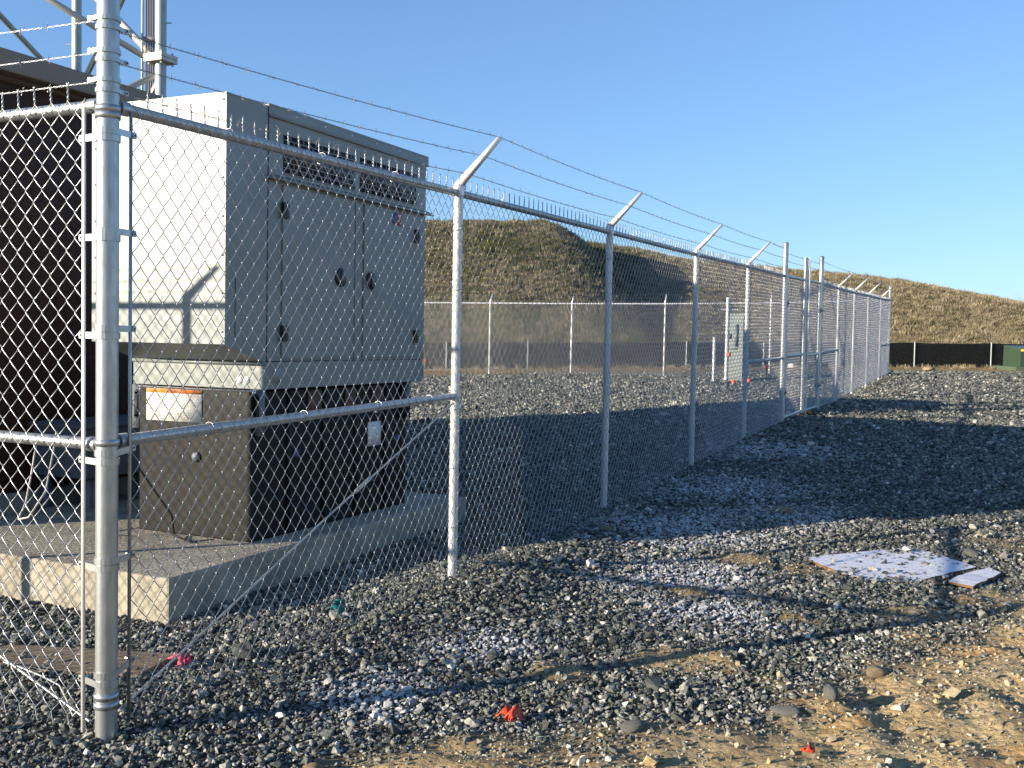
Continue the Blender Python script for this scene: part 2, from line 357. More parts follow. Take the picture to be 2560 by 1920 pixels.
# ---------------------------------------------------------------- scattered stuff through geometry nodes
def scatter(name, pts, rot, scl, idx, protos):
    me = bpy.data.meshes.new(name); me.vertices.add(len(pts)); me.vertices.foreach_set('co', np.asarray(pts, np.float32).ravel())
    for nm, ty, dat in (('rot','FLOAT_VECTOR',rot),('scl','FLOAT_VECTOR',scl)):
        a = me.attributes.new(nm, ty, 'POINT'); a.data.foreach_set('vector', np.asarray(dat, np.float32).ravel())
    a = me.attributes.new('idx','INT','POINT'); a.data.foreach_set('value', np.asarray(idx, np.int32))
    o = bpy.data.objects.new(name, me); COL.objects.link(o); o['kind'] = 'stuff'
    c = bpy.data.collections.new(name+'_pieces')
    for p in protos: c.objects.link(p)
    ng = bpy.data.node_groups.new(name+'_nodes','GeometryNodeTree')
    ng.interface.new_socket('Geometry', in_out='INPUT', socket_type='NodeSocketGeometry'); ng.interface.new_socket('Geometry', in_out='OUTPUT', socket_type='NodeSocketGeometry')
    N = ng.nodes.new; L = ng.links.new
    gi, go = N('NodeGroupInput'), N('NodeGroupOutput'); ci = N('GeometryNodeCollectionInfo'); ci.inputs['Collection'].default_value = c; ci.inputs['Separate Children'].default_value = True; ci.inputs['Reset Children'].default_value = True
    ip = N('GeometryNodeInstanceOnPoints'); ip.inputs['Pick Instance'].default_value = True
    def na(t, n):
        x = N('GeometryNodeInputNamedAttribute'); x.data_type = t; x.inputs['Name'].default_value = n; return x.outputs['Attribute']
    L(gi.outputs[0], ip.inputs['Points']); L(ci.outputs[0], ip.inputs['Instance'])
    L(na('INT','idx'), ip.inputs['Instance Index'])
    er = N('FunctionNodeEulerToRotation'); L(na('FLOAT_VECTOR','rot'), er.inputs[0]); L(er.outputs[0], ip.inputs['Rotation'])
    L(na('FLOAT_VECTOR','scl'), ip.inputs['Scale']); L(ip.outputs[0], go.inputs[0])
    md = o.modifiers.new('scatter','NODES'); md.node_group = ng
    return o
def stone_material(name, cols, frost=True, tan=.0):
    m = bpy.data.materials.new(name); m.use_nodes = True; nt = m.node_tree; b = nt.nodes['Principled BSDF']; b.inputs['Roughness'].default_value=.8; b.inputs['Specular IOR Level'].default_value=.35
    oi = nt.nodes.new('ShaderNodeObjectInfo'); r = nt.nodes.new('ShaderNodeValToRGB'); r.color_ramp.interpolation='LINEAR'; e = r.color_ramp.elements
    while len(e) < len(cols): e.new(.5)
    for q,(p,c) in zip(e, cols): q.position=p; q.color=(*c,1)
    link(nt, oi.outputs['Random'], r.inputs['Fac'])
    ge = nt.nodes.new('ShaderNodeNewGeometry')
    n = nt.nodes.new('ShaderNodeTexNoise'); n.inputs['Scale'].default_value=90; n.inputs['Detail'].default_value=4; link(nt, ge.outputs['Position'], n.inputs['Vector'])
    mr = nt.nodes.new('ShaderNodeMapRange'); mr.inputs['From Min'].default_value=.3; mr.inputs['From Max'].default_value=.7; mr.inputs['To Min'].default_value=.6; mr.inputs['To Max'].default_value=1.3; link(nt, n.outputs['Fac'], mr.inputs['Value'])
    mu = nt.nodes.new('ShaderNodeMixRGB'); mu.blend_type='MULTIPLY'; mu.inputs[0].default_value=1; link(nt, r.outputs['Color'], mu.inputs[1]); link(nt, mr.outputs['Result'], mu.inputs[2])
    out = mu.outputs[0]
    if frost:
        # frost lies in patches on the ground, on the upward faces of the stones
        acc = None
        for cx, cy, rr in ((.75,4.6,1.3),(.6,6.4,1.4),(1.1,3.2,1.0),(.62,.75,.5),(.7,1.5,.45),(1.2,5.4,1.0),(1.5,2.5,.6),(.5,9.0,1.5)):
            d = nt.nodes.new('ShaderNodeVectorMath'); d.operation='DISTANCE'; d.inputs[1].default_value=(cx,cy,.08); link(nt, ge.outputs['Position'], d.inputs[0])
            q = nt.nodes.new('ShaderNodeMapRange'); q.inputs['From Min'].default_value=0; q.inputs['From Max'].default_value=rr; q.inputs['To Min'].default_value=1.15; q.inputs['To Max'].default_value=0; link(nt, d.outputs['Value'], q.inputs['Value'])
            if acc is None: acc = q.outputs[0]
            else:
                x = nt.nodes.new('ShaderNodeMath'); x.operation='MAXIMUM'; link(nt, acc, x.inputs[0]); link(nt, q.outputs[0], x.inputs[1]); acc = x.outputs[0]
        n2 = nt.nodes.new('ShaderNodeTexNoise'); n2.inputs['Scale'].default_value=3; n2.inputs['Detail'].default_value=5; link(nt, ge.outputs['Position'], n2.inputs['Vector'])
        x = nt.nodes.new('ShaderNodeMath'); x.operation='MULTIPLY'; link(nt, acc, x.inputs[0]); link(nt, n2.outputs['Fac'], x.inputs[1])
        rd = nt.nodes.new('ShaderNodeMath'); rd.operation='MULTIPLY_ADD'; link(nt, oi.outputs['Random'], rd.inputs[0]); rd.inputs[1].default_value=7.31; rd.inputs[2].default_value=0
        fr = nt.nodes.new('ShaderNodeMath'); fr.operation='FRACT'; link(nt, rd.outputs[0], fr.inputs[0])
        a2 = nt.nodes.new('ShaderNodeMath'); a2.operation='MULTIPLY_ADD'; link(nt, fr.outputs[0], a2.inputs[0]); a2.inputs[1].default_value=.30; link(nt, x.outputs[0], a2.inputs[2])
        th = nt.nodes.new('ShaderNodeMapRange'); th.inputs['From Min'].default_value=.34; th.inputs['From Max'].default_value=.66; link(nt, a2.outputs[0], th.inputs['Value'])
        sx = nt.nodes.new('ShaderNodeSeparateXYZ'); link(nt, ge.outputs['Normal'], sx.inputs[0])
        up = nt.nodes.new('ShaderNodeMapRange'); up.inputs['From Min'].default_value=-.1; up.inputs['From Max'].default_value=.5; link(nt, sx.outputs['Z'], up.inputs['Value'])
        f = nt.nodes.new('ShaderNodeMath'); f.operation='MULTIPLY'; link(nt, th.outputs[0], f.inputs[0]); link(nt, up.outputs[0], f.inputs[1])
        fm = nt.nodes.new('ShaderNodeMath'); fm.operation='MULTIPLY'; link(nt, f.outputs[0], fm.inputs[0]); fm.inputs[1].default_value=.6
        mx = nt.nodes.new('ShaderNodeMixRGB'); link(nt, fm.outputs[0], mx.inputs[0]); link(nt, out, mx.inputs[1]); mx.inputs[2].default_value=(.62,.62,.64,1); out = mx.outputs[0]
    link(nt, out, b.inputs['Base Color'])
    bp = nt.nodes.new('ShaderNodeBump'); bp.inputs['Strength'].default_value=.5; bp.inputs['Distance'].default_value=.004; link(nt, n.outputs['Fac'], bp.inputs['Height']); link(nt, bp.outputs['Normal'], b.inputs['Normal'])
    return m
def hull_stone(name, m, seed, flat=.6, npt=13):
    r_ = random.Random(seed); bm = bmesh.new()
    for _ in range(npt):
        v = Vector((r_.gauss(0,1), r_.gauss(0,1), r_.gauss(0,1))); v.normalize(); v *= r_.uniform(.82,1.0)
        bm.verts.new((v.x*1.15, v.y*r_.uniform(.8,1.0), v.z*flat))
    bmesh.ops.convex_hull(bm, input=bm.verts)
    for v in [v for v in bm.verts if not v.link_faces]: bm.verts.remove(v)
    me = bpy.data.meshes.new(name); bm.to_mesh(me); bm.free(); me.materials.append(m)
    return bpy.data.objects.new(name, me)
def build_gravel():
    m = stone_material('crushed_stone', [(0,(.038,.044,.038)),(.35,(.088,.097,.085)),(.62,(.155,.162,.14)),(.84,(.235,.235,.20)),(.95,(.34,.33,.28)),(1,(.60,.58,.52))])
    protos = [hull_stone('stone_piece', m, 100+i, .5+.08*(i%5), 10+i%5) for i in range(10)]
    pts = []; sc = []
    bands = [(2.7,4.2,6300,.0083),(4.2,5.8,4900,.0093),(5.8,8.2,3900,.0102),(8.2,11.5,2500,.0120),(11.5,16,1200,.0158),(16,23,520,.020),(23,32,260,.023)]
    for z0, z1, den, rad in bands:
        w0 = .62; A = (z1*z1-z0*z0)*w0
        n = int(A*den); Zc = np.sqrt(rng.uniform(z0*z0, z1*z1, n)); Xc = rng.uniform(-w0, w0+.02, n)*Zc
        x, y = cf(Xc, Zc); ok = ~((x > -2.6) & (x < -.84) & (y > 1.2) & (y < 4.4)) & ~((x < -3.1) & (y < 4.6))
        s = sandf(x, y); dd = dirtf(x, y)
        ok &= rng.uniform(0, 1, n) > np.clip(s*1.0, 0, .93); ok &= rng.uniform(0,1,n) > dd*.95
        x, y, s = x[ok], y[ok], s[ok]; n = len(x)
        k = rad*np.exp(rng.normal(0, .38, n))*(1-.25*s)
        if z1 <= 6: big = rng.uniform(0,1,n) < .012; k = np.where(big, k*1.7, k)
        z = G(x, y) + k*rng.uniform(-.25, .75, n)*(1-.6*s)
        pts.append(np.stack([x,y,z],1)); sc.append(k[:,None]*rng.uniform(.75,1.25,(n,3)))
    pts = np.concatenate(pts); sc = np.concatenate(sc); n = len(pts)
    rot = np.stack([rng.normal(0,.5,n), rng.normal(0,.5,n), rng.uniform(0,6.28,n)],1)
    print('gravel stones', n)
    scatter('gravel', pts, rot, sc, rng.integers(0,10,n), protos)
    # tan lumps and chips loose on the dirt
    m2 = stone_material('dirt_clod', [(0,(.14,.12,.08)),(.3,(.18,.17,.14)),(.6,(.38,.29,.15)),(.85,(.36,.32,.23)),(1,(.60,.55,.43))], frost=False)
    pr = [hull_stone('clod_piece', m2, 300+i, .6, 12) for i in range(5)]
    n = 60000; Zc = np.sqrt(rng.uniform(2.7**2, 9**2, n)); Xc = rng.uniform(-.3,.64,n)*Zc; x, y = cf(Xc, Zc); s = sandf(x, y)
    ok = (rng.uniform(0,1,n) < s*.75) & (x > .2); x, y = x[ok], y[ok]; n = len(x); k = .0052*np.exp(rng.normal(0,.6,n))
    scatter('dirt_clods', np.stack([x,y,G(x,y)+k*.2],1), np.stack([rng.normal(0,.5,n), rng.normal(0,.5,n), rng.uniform(0,6.28,n)],1), k[:,None]*rng.uniform(.8,1.2,(n,3)), rng.integers(0,5,n), pr)
build_gravel()
def build_grass():
    m = bpy.data.materials.new('dry_grass_blades'); m.use_nodes = True; nt = m.node_tree; b = nt.nodes['Principled BSDF']; b.inputs['Roughness'].default_value=.9; b.inputs['Specular IOR Level'].default_value=.1
    oi = nt.nodes.new('ShaderNodeObjectInfo'); r = nt.nodes.new('ShaderNodeValToRGB'); e = r.color_ramp.elements
    cols = [(0,(.10,.085,.05)),(.3,(.18,.148,.09)),(.6,(.27,.225,.145)),(.85,(.38,.32,.22)),(1,(.12,.125,.05))]
    while len(e) < len(cols): e.new(.5)
    for q,(p,c) in zip(e, cols): q.position=p; q.color=(*c,1)
    link(nt, oi.outputs['Random'], r.inputs['Fac']); link(nt, r.outputs['Color'], b.inputs['Base Color'])
    m2 = m.copy(); m2.name = 'olive_grass_blades'
    e = [n for n in m2.node_tree.nodes if n.type == 'VALTORGB'][0].color_ramp.elements
    for q,c in zip(e, ((.035,.042,.010),(.06,.074,.018),(.10,.105,.028),(.16,.14,.055),(.055,.09,.016))): q.color=(*c,1)
    def tuft(seed, mt):
        q = random.Random(seed); V=[]; F=[]
        for k in range(22):
            a = q.uniform(0,6.28); d = q.uniform(0,.22); bx, by = d*math.cos(a), d*math.sin(a); h = q.uniform(.10,.30); w = q.uniform(.006,.013); t = q.uniform(0,6.28); l = q.uniform(.03,.16)
            i = len(V); cx, cy = math.cos(t), math.sin(t)
            V += [(bx-w*cx,by-w*cy,-.05),(bx+w*cx,by+w*cy,-.05),(bx+l*cy*.5+w*.6*cx,by-l*cx*.5+w*.6*cy,h*.6),(bx+l*cy,by-l*cx,h)]
            F += [(i,i+1,i+2),(i,i+2,i+3)]
        me = bpy.data.meshes.new('tuft_piece'); me.from_pydata(V,[],F); me.materials.append(mt); return bpy.data.objects.new('tuft_piece', me)
    n = 95000; Z = rng.uniform(40.6, 66, n); X = rng.uniform(-.36, .56, n)*Z; H = hillh(X, Z)
    x, y = cf(X, Z); k = .5*np.exp(rng.normal(0,.3,n))
    ol = ss(1-(X-3.5+rng.normal(0,1,n)*2)/7)*.8 + .06
    idx = np.where(rng.uniform(0,1,n) < ol*1.1*(.65+1.3*vn(X, Z, 2.6, 51)+.5*vn(X, Z, .8, 53)), rng.integers(3,6,n), rng.integers(0,3,n))
    scatter('grass', np.stack([x,y,H],1), np.stack([rng.normal(0,.15,n), rng.normal(0,.15,n), rng.uniform(0,6.28,n)],1), k[:,None]*np.ones((n,3)), idx, [tuft(i, m) for i in range(3)]+[tuft(9+i, m2) for i in range(3)])
    # sparse dead weeds on the earth strip at the foot of the black fence
    n = 2600; Z = rng.uniform(34.5, 39.6, n); X = rng.uniform(-.36,.54,n)*Z; x, y = cf(X, Z); ok = rng.uniform(0,1,n) < ss((Z-34)/4)*(.5+vn(x,y,1.2,52)); x, y = x[ok], y[ok]; n = len(x)
    scatter('dead_weeds', np.stack([x,y,G(x,y)],1), np.stack([rng.normal(0,.2,n), rng.normal(0,.2,n), rng.uniform(0,6.28,n)],1), rng.uniform(.25,.65,(n,1))*np.ones((n,3)), rng.integers(0,3,n), [tuft(40+i, m) for i in range(3)])
build_grass()
# ---------------------------------------------------------------- chain link fabric
DW = .0359
def fabric_mb(mb, o, d, nrm, L, ztop, zbot, rows=25, n_full=99, r=.0017, w=DW, lod=0, twist=True, bulge=None):
    """o origin xy, d unit direction xy, nrm outward unit xy, ztop(u)/zbot(u) heights"""
    nw = 2*int(round(L/w/2)); w = L/nw; A = w/2 + r*1.15; e = r*1.35
    def legs(k0, k1, pts_leg, sides):
        nonlocal r
        if k1 <= k0: return
        ks = np.arange(k0, k1); M = rows*2
        if pts_leg == 4: tt = [0,.13,.5,.87]; dd = [0,1,1,1]; bow = [0,0,.035,0]
        else: tt = [0,.2,.8]; dd = [0,1,1]; bow = [0,0,0]
        s = []; dep = []; v = []
        for j in range(M):
            sg = -1 if j % 2 == 0 else 1
            for t, q, bo in zip(tt, dd, bow):
                s.append(sg*(1-2*t) - bo*sg); dep.append(q*(1 if sg < 0 else -1)); v.append((j+t)/M)
        s.append(-1 if M % 2 == 0 else 1); dep.append(0); v.append(1)
        s = np.array(s); dep = np.array(dep)*e; v = np.array(v)
        # neighbours hook into each other: mirror nothing, shift half a row on odd wires is not needed for one-handed weave
        par = np.where(ks % 2 == 0, 1, -1)[:,None]
        U = (ks[:,None]+.5)*w + A*s[None,:]*par
        jit = vn(ks[:,None]*1.0+U*0, v[None,:]*rows+U*0, 3.1, 61)*.004
        zt = ztop(U); zb = zbot(U); zz = zb + (zt-zb)*v[None,:]
        off = dep[None,:]*par + vn(U+7, zz, .55, 62)*.012 + vn(U, zz, .25, 63)*.005 + (bulge(U, v[None,:]) if bulge else 0)
        U = U + jit
        PT = np.stack([o[0]+d[0]*U+nrm[0]*off, o[1]+d[1]*U+nrm[1]*off, zz], -1)
        mb.tubes(PT, r if pts_leg == 4 else r, sides, (nrm[0], nrm[1], 0))
    nf = min(nw, n_full)
    legs(0, nf, 4, 5); r = r*1.5; legs(nf, nw, 3, 4)
    if twist:   # barbed selvage: the cut wire ends twisted together above every top diamond
        for k in range(2, nw, 2):
            u = k*w; zt = float(ztop(np.array(u))); near = k < nf
            ph = random.uniform(0, 3); hh = random.uniform(.040,.050); b_ = np.array([o[0]+d[0]*u, o[1]+d[1]*u, zt])
            tl = random.uniform(-.004,.004)
            for st in ((0, math.pi) if near else (0,)):
                t = np.linspace(0, 1, 9 if near else 2); a = ph+st+t*9
                q = np.stack([b_[0]+d[0]*(np.cos(a)*.0023+tl*t)+nrm[0]*np.sin(a)*.0023, b_[1]+d[1]*(np.cos(a)*.0023+tl*t)+nrm[1]*np.sin(a)*.0023, b_[2]-.004+hh*t],1)
                if near:
                    s_ = math.copysign(1, math.cos(st+.1)); q = np.vstack([q, q[-1]+np.array([d[0]*.007*s_, d[1]*.007*s_, .012])])
                mb.tube(q, .0021 if near else .0042, 4, caps=False)
def barbed(mb, pts, step=.127, r=.0013, near_len=9, seed=1):
    q = random.Random(seed); pts = [np.array(p, float) for p in pts]
    # path with a small sag in each bay
    path = []; 
    for a, b in zip(pts[:-1], pts[1:]):
        L = np.linalg.norm(b-a); n = max(2, int(L/.014)); t = np.linspace(0,1,n,endpoint=False)[:,None]
        path.append(a + (b-a)*t - np.array([0,0,1])*(4*t*(1-t))*.012*L/2.4)
    path = np.vstack(path+[pts[-1][None]]); T = np.gradient(path, axis=0); T /= np.linalg.norm(T,axis=1)[:,None]
    up = np.array([0,0,1.]); S = np.cross(T, up); S /= np.linalg.norm(S,axis=1)[:,None]; Uu = np.cross(S, T)
    cum = np.concatenate([[0], np.cumsum(np.linalg.norm(np.diff(path,axis=0),axis=1))])
    for ph in (0, math.pi):
        a = cum/.056*2*math.pi+ph
        mb.tubes((path + (np.cos(a)[:,None]*S+np.sin(a)[:,None]*Uu)*r*1.9)[None], r*.85, 4, (.1,.2,.97))
    c = .08
    while c < cum[-1]-.03:
        i = int(np.searchsorted(cum, c)); p = path[i]; t = T[i]
        for k in range(2):
            a = q.uniform(0, math.pi); dv = S[i]*math.cos(a)+Uu[i]*math.sin(a); ev = np.cross(t, dv); o_ = t*(.004 if k else -.004)
            l = .015
            mb.tube([p+o_-dv*l-ev*.0035+t*.004, p+o_-dv*.003-ev*.0035, p+o_+ev*.0036, p+o_+dv*.003-ev*.002, p+o_+dv*l-t*.004+ev*.003], .0011, 4, caps=False)
        c += step*q.uniform(.94,1.06)
def post_mb(x, y, z0, z1, r, n=18, cap=True):
    mb = MB(); mb.tube([(x,y,z0),(x,y,z1)], r, n, caps=True)
    if cap: mb.lathe((x,y,z1), [(r+.004,-.03),(r+.004,.0),(r*.75,.014),(r*.3,.02),(.0001,.021)], n)
    return mb
def arm_mb(x, y, z, dirx, diry, a=.25, b=.27):
    """pressed steel 45 degree extension arm with its cup over the post"""
    mb = MB(); mb.lathe((x,y,z-.035), [(.030,0),(.031,.03),(.028,.055),(.016,.07),(.0001,.072)], 14)
    d = np.array([dirx, diry, 0.]); s = np.array([-diry, dirx, 0.])
    p0 = np.array([x,y,z+.012])-d*.01; p1 = np.array([x,y,z])+d*a+np.array([0,0,b]); ax = (p1-p0)/np.linalg.norm(p1-p0); nn = np.cross(s, ax)
    V = []
    for p, w, h in ((p0,.019,.019),(p1,.013,.009)):
        V += [p - s*w - nn*h, p + s*w - nn*h, p + s*w + nn*h, p - s*w + nn*h]
    mb.hexa(V); return mb, p0, p1
def clamp_mb(x, y, z, r, lug=None, tilt=0, L=.085):
    """steel band round a post; lug = unit xy toward the fabric"""
    mb = MB(); th = np.linspace(0, 2*np.pi, 21)[:-1]; R1 = r+.0045; hh = .011 if L > .05 else .007
    V = []; 
    for rr, dz in ((r+.0005,-hh),(R1,-hh),(R1,hh),(r+.0005,hh)):
        V.append(np.stack([x+rr*np.cos(th), y+rr*np.sin(th), np.full(20, z+dz)],1))
    n = 20; F = []
    for i in range(4):
        for k in range(n): F.append((i*n+k, i*n+(k+1)%n, ((i+1)%4)*n+(k+1)%n, ((i+1)%4)*n+k))
    mb.add(np.concatenate(V), F)
    if lug:
        d = np.array([*lug, 0.]); s = np.array([-lug[1], lug[0], 0.]); 
        out = -1 if False else 1
        for off in (-1, 1):
            c0 = np.array([x,y,z])+d*(r*.55)+s*off*(r*.80 if off == LUGSIDE else -.0)*1.0
        c0 = np.array([x,y,z]) + s*LUGSIDE*(r+.001) + d*0
        c1 = c0 + d*(r+L*.25) + s*(-LUGSIDE)*.004; c2 = np.array([x,y,z+tilt]) + d*(r+L) + s*LUGSIDE*(r-.006)
        V = []
        for a, b in ((c0, c2),):
            t = .0022
            V = [a-s*t-[0,0,hh], b-s*t-[0,0,hh], b+s*t-[0,0,hh], a+s*t-[0,0,hh], a-s*t+[0,0,hh], b-s*t+[0,0,hh], b+s*t+[0,0,hh], a+s*t+[0,0,hh]]
        mb.hexa(V)
        bolt = c2 - d*.012
        mb.tube([bolt-s*LUGSIDE*.028, bolt+s*LUGSIDE*.007], .0045, 8)
        mb.tube([bolt+s*LUGSIDE*.002, bolt+s*LUGSIDE*.007], .0085, 6)
    return mb
LUGSIDE = 1
# ---------------------------------------------------------------- front fence
PY = [0,2.5,4.97,7.5,9.85,12.2]
RZ = [2.165,2.21,2.25,2.285,2.335,2.375]; BZ = [.0,.02,.08,.19,.26,.33]
QY = [15.45,17.6,19.95,22.5,25.3,27.6]; QZ = [2.465,2.49,2.53,2.59,2.64,2.71]; QB = [.34,.36,.44,.52,.6,.66]
def rail_mb(p0, p1, r=.0207, n=14): 
    mb = MB(); mb.tube([p0, p1], r, n); return mb
def tie_ring(mb, x, y, z, r, axis='z'):
    th = np.linspace(0, 2*np.pi, 15)
    if axis == 'z': q = np.stack([x+(r+.002)*np.cos(th), y+(r+.002)*np.sin(th), z+.006*np.sin(th)],1)
    elif axis == 'y': q = np.stack([x+(r+.002)*np.cos(th), y+.006*np.sin(th), z+(r+.002)*np.sin(th)],1)
    else: q = np.stack([x+.006*np.sin(th), y+(r+.002)*np.cos(th), z+(r+.002)*np.sin(th)],1)
    mb.tube(q, .0018, 5, caps=False)
F1 = thing('chain_link_fence', 'tall galvanised fence beside the generator, from the big near corner post to the gate', 'fence')
cp = P(post_mb(0,0,-.3,2.62,.0368,28), 'corner_post', GALV, F1, smooth=True)
LUGSIDE = 1     # side of the lug for the front run: s = (-1,0) for d=(0,1) -> +1 is -X ; outside is +X
LUGSIDE = -1
for z, t in ((2.075,0),(1.742,0),(1.416,.0),(.995,.012),(.628,.006),(.237,.03)): P(clamp_mb(0,0,z,.0368,(0,1),t,.060), 'clamp_band', GALV, F1)
for z in (2.416,2.31,2.209): P(clamp_mb(0,0,z,.0368,(0,1),0,.022), 'clamp_band', GALV, F1)
for z in (2.150,2.128,1.03,.160,.130): P(clamp_mb(0,0,z,.0372), 'clamp_band', GALV, F1)
for i in range(1, 5):
    p = P(post_mb(0,PY[i],-.3,RZ[i]-.01,.0262,18,False), 'post', GPOST, F1, smooth=True)
    am, a0, a1 = arm_mb(0,PY[i],RZ[i]+.02,1,0); child(am, 'barb_arm', ARM, p)
P(post_mb(0,PY[5],-.3,2.83,.0368,18), 'gate_post', GALV, F1, smooth=True)
for i in range(5): P(rail_mb((-.004,PY[i]+(.05 if i==0 else -.0),RZ[i]),(-.004,PY[i+1],RZ[i+1])), 'top_rail', GALV, F1, smooth=True)
P(MB().tube([(0,.045,RZ[0]),(0,.085,RZ[0]+.001)],.0255,12), 'rail_end_cup', GALV, F1, smooth=True)
P(rail_mb((-.004,.05,1.03),(-.004,2.5-.02,1.085)), 'mid_rail', GALV, F1, smooth=True)
P(MB().tube([(0,.045,1.03),(0,.085,1.031)],.0255,12), 'rail_end_cup', GALV, F1, smooth=True)
P(rail_mb((-.004,9.87,1.20),(-.004,12.17,1.23)), 'mid_rail', GALV, F1, smooth=True)
rzf = lambda u: np.interp(u, PY, RZ)+.022
bzf = lambda u: np.interp(u, PY, [.055,.075,.12,.22,.29,.36])
blg = lambda u, v: .05*np.exp(-((u-3.6)/.6)**2)*np.clip(.25-v,0,1)*4*.6 + .03*np.exp(-((u-1.3)/.8)**2)*np.clip(.2-v,0,1)*4
fb = MB(); fabric_mb(fb, (.029,.078), (0,1), (1,0), 12.08, lambda u: rzf(u+.078), lambda u: bzf(u+.078), n_full=210, bulge=blg)
for i in range(1,5):
    for k in range(6): tie_ring(fb, 0, PY[i], .35+k*.33+RZ[i]-2.2, .029)
for yy in np.arange(.6, 12, .61): tie_ring(fb, 0, yy, float(np.interp(yy,PY,RZ)), .024, 'y')
for yy in (.5,1.1,1.7,2.2): tie_ring(fb, 0, yy, 1.03+.022*yy, .024, 'y')
P(fb, 'chain_link_fabric', WIRE, F1, smooth=True)
P(MB().box(.026,.036,.068,.075,.05,2.155), 'tension_bar', GALV, F1)
P(MB().tube([(.012,2.46,1.05),(.012,1.3,.60),(.012,.06,.10)],.0048,8), 'truss_rod', GALV, F1, smooth=True)
P(MB().tube([(.012,1.62,.725),(.012,1.50,.677)],.0095,8), 'truss_tightener', GALV, F1, smooth=True)
fr = [.97,.60,.24]
def armpt(y, rz, f, dx=1, dy=0, x=0): 
    return (x+dx*(-.01+.26*f)-dy*0, y+dy*(-.01+.26*f), rz+.02+.012+(.27-.012)*f+.010)
for k, z0 in enumerate((2.418,2.312,2.211)):
    pts = [(.0,.055,z0)] + [armpt(PY[i],RZ[i],fr[k]) for i in range(1,5)] + [(.03,PY[5]-.03,2.75-.13*k)]
    mb = MB(); barbed(mb, pts, seed=k); P(mb, 'barbed_wire', BARB, F1, smooth=True)
# far run beyond the gate
F2 = thing('chain_link_fence', 'far stretch of galvanised fence beyond the gate, ending at the farthest corner post', 'fence', loc=(0,15.45,0))
P(post_mb(0,QY[0],0,2.9,.0368,18), 'gate_post', GALV, F2, smooth=True)
P(post_mb(0,QY[5],.2,3.08,.034,16), 'corner_post', GALV, F2, smooth=True)
for i in range(1,5):
    p = P(post_mb(0,QY[i],0,QZ[i]-.01,.0262,12,False), 'post', GPOST, F2, smooth=True)
    am, a0, a1 = arm_mb(0,QY[i],QZ[i]+.02,1,0); o = child(am, 'barb_arm', ARM, p)
for i in range(5): P(rail_mb((-.004,QY[i],QZ[i]),(-.004,QY[i+1],QZ[i+1]),n=10), 'top_rail', GALV, F2, smooth=True)
P(rail_mb((-.004,QY[0],1.30),(-.004,QY[1],1.34),n=10), 'mid_rail', GALV, F2, smooth=True)
P(rail_mb((-.004,QY[4],1.46),(-.004,QY[5],1.50),n=10), 'mid_rail', GALV, F2, smooth=True)
fb = MB(); fabric_mb(fb, (.029,15.5), (0,1), (1,0), 12.05, lambda u: np.interp(u+15.5,QY,QZ)+.022, lambda u: np.interp(u+15.5,QY,QB)+.05, n_full=0)
P(fb, 'chain_link_fabric', WIRE, F2, smooth=True)
for k in range(3):
    pts = [(.03,QY[0],2.82-.13*k)] + [armpt(QY[i],QZ[i],fr[k]) for i in range(1,5)] + [(.0,QY[5],3.0-.12*k)]
    mb = MB(); barbed(mb, pts, seed=10+k); P(mb, 'barbed_wire', BARB, F2, smooth=True)
# double gate
def gate_leaf(y0, y1, zt0, zt1, label, rod):
    g_ = thing('swing_gate', label, 'gate', 'two leaves of the double gate', (0,y0,0)); zb0, zb1 = .37, .38
    fr_ = MB(); r = .024
    P(MB().tube([(0,y0,zb0),(0,y0,zt0+(.34 if rod else .02))],r,12), 'stile', GALV, g_, smooth=True)
    P(MB().tube([(0,y1,zb1),(0,y1,zt1+(.02 if rod else .34))],r,12), 'stile', GALV, g_, smooth=True)
    for za, zb in ((zt0,zt1),(1.26,1.28),(zb0+.02,zb1+.02)): P(rail_mb((0,y0,za),(0,y1,zb),n=10), 'gate_rail', GALV, g_, smooth=True)
    fb = MB(); L = y1-y0
    fabric_mb(fb, (.012,y0), (0,1), (1,0), L, lambda u: zt0+(zt1-zt0)*u/L, lambda u: zb0+(zb1-zb0)*u/L, n_full=0, twist=False)
    P(fb, 'chain_link_fabric', WIRE, g_, smooth=True)
    hy = y1 if rod else y0
    for z in (.75, 2.0): P(MB().tube([(0,hy,z-.04),(0,hy,z+.04)],.034,10).tube([(0,hy,z),(.05,hy+(.07 if rod else -.07),z)],.015,8), 'hinge', STEELB, g_)
    for k in range(3):
        mb = MB(); barbed(mb, [(.0,y0,zt0+.10+.11*k),(.0,y1,zt1+.10+.11*k)], seed=20+k); P(mb, 'barbed_wire', BARB, g_, smooth=True)
    if rod: P(MB().tube([(.045,y0+.03,1.5),(.045,y0+.03,2.77)],.016,10).tube([(.045,y0+.03,.36),(.045,y0+.03,1.5)],.009,8), 'drop_rod', ARM, g_, smooth=True)
    return g_
gate_leaf(12.34,13.86,2.385,2.425,'nearer leaf of the double chain link gate, hung on the near gate post',False)
gate_leaf(13.95,15.32,2.43,2.46,'farther leaf of the double chain link gate, with the tall pale drop rod',True)
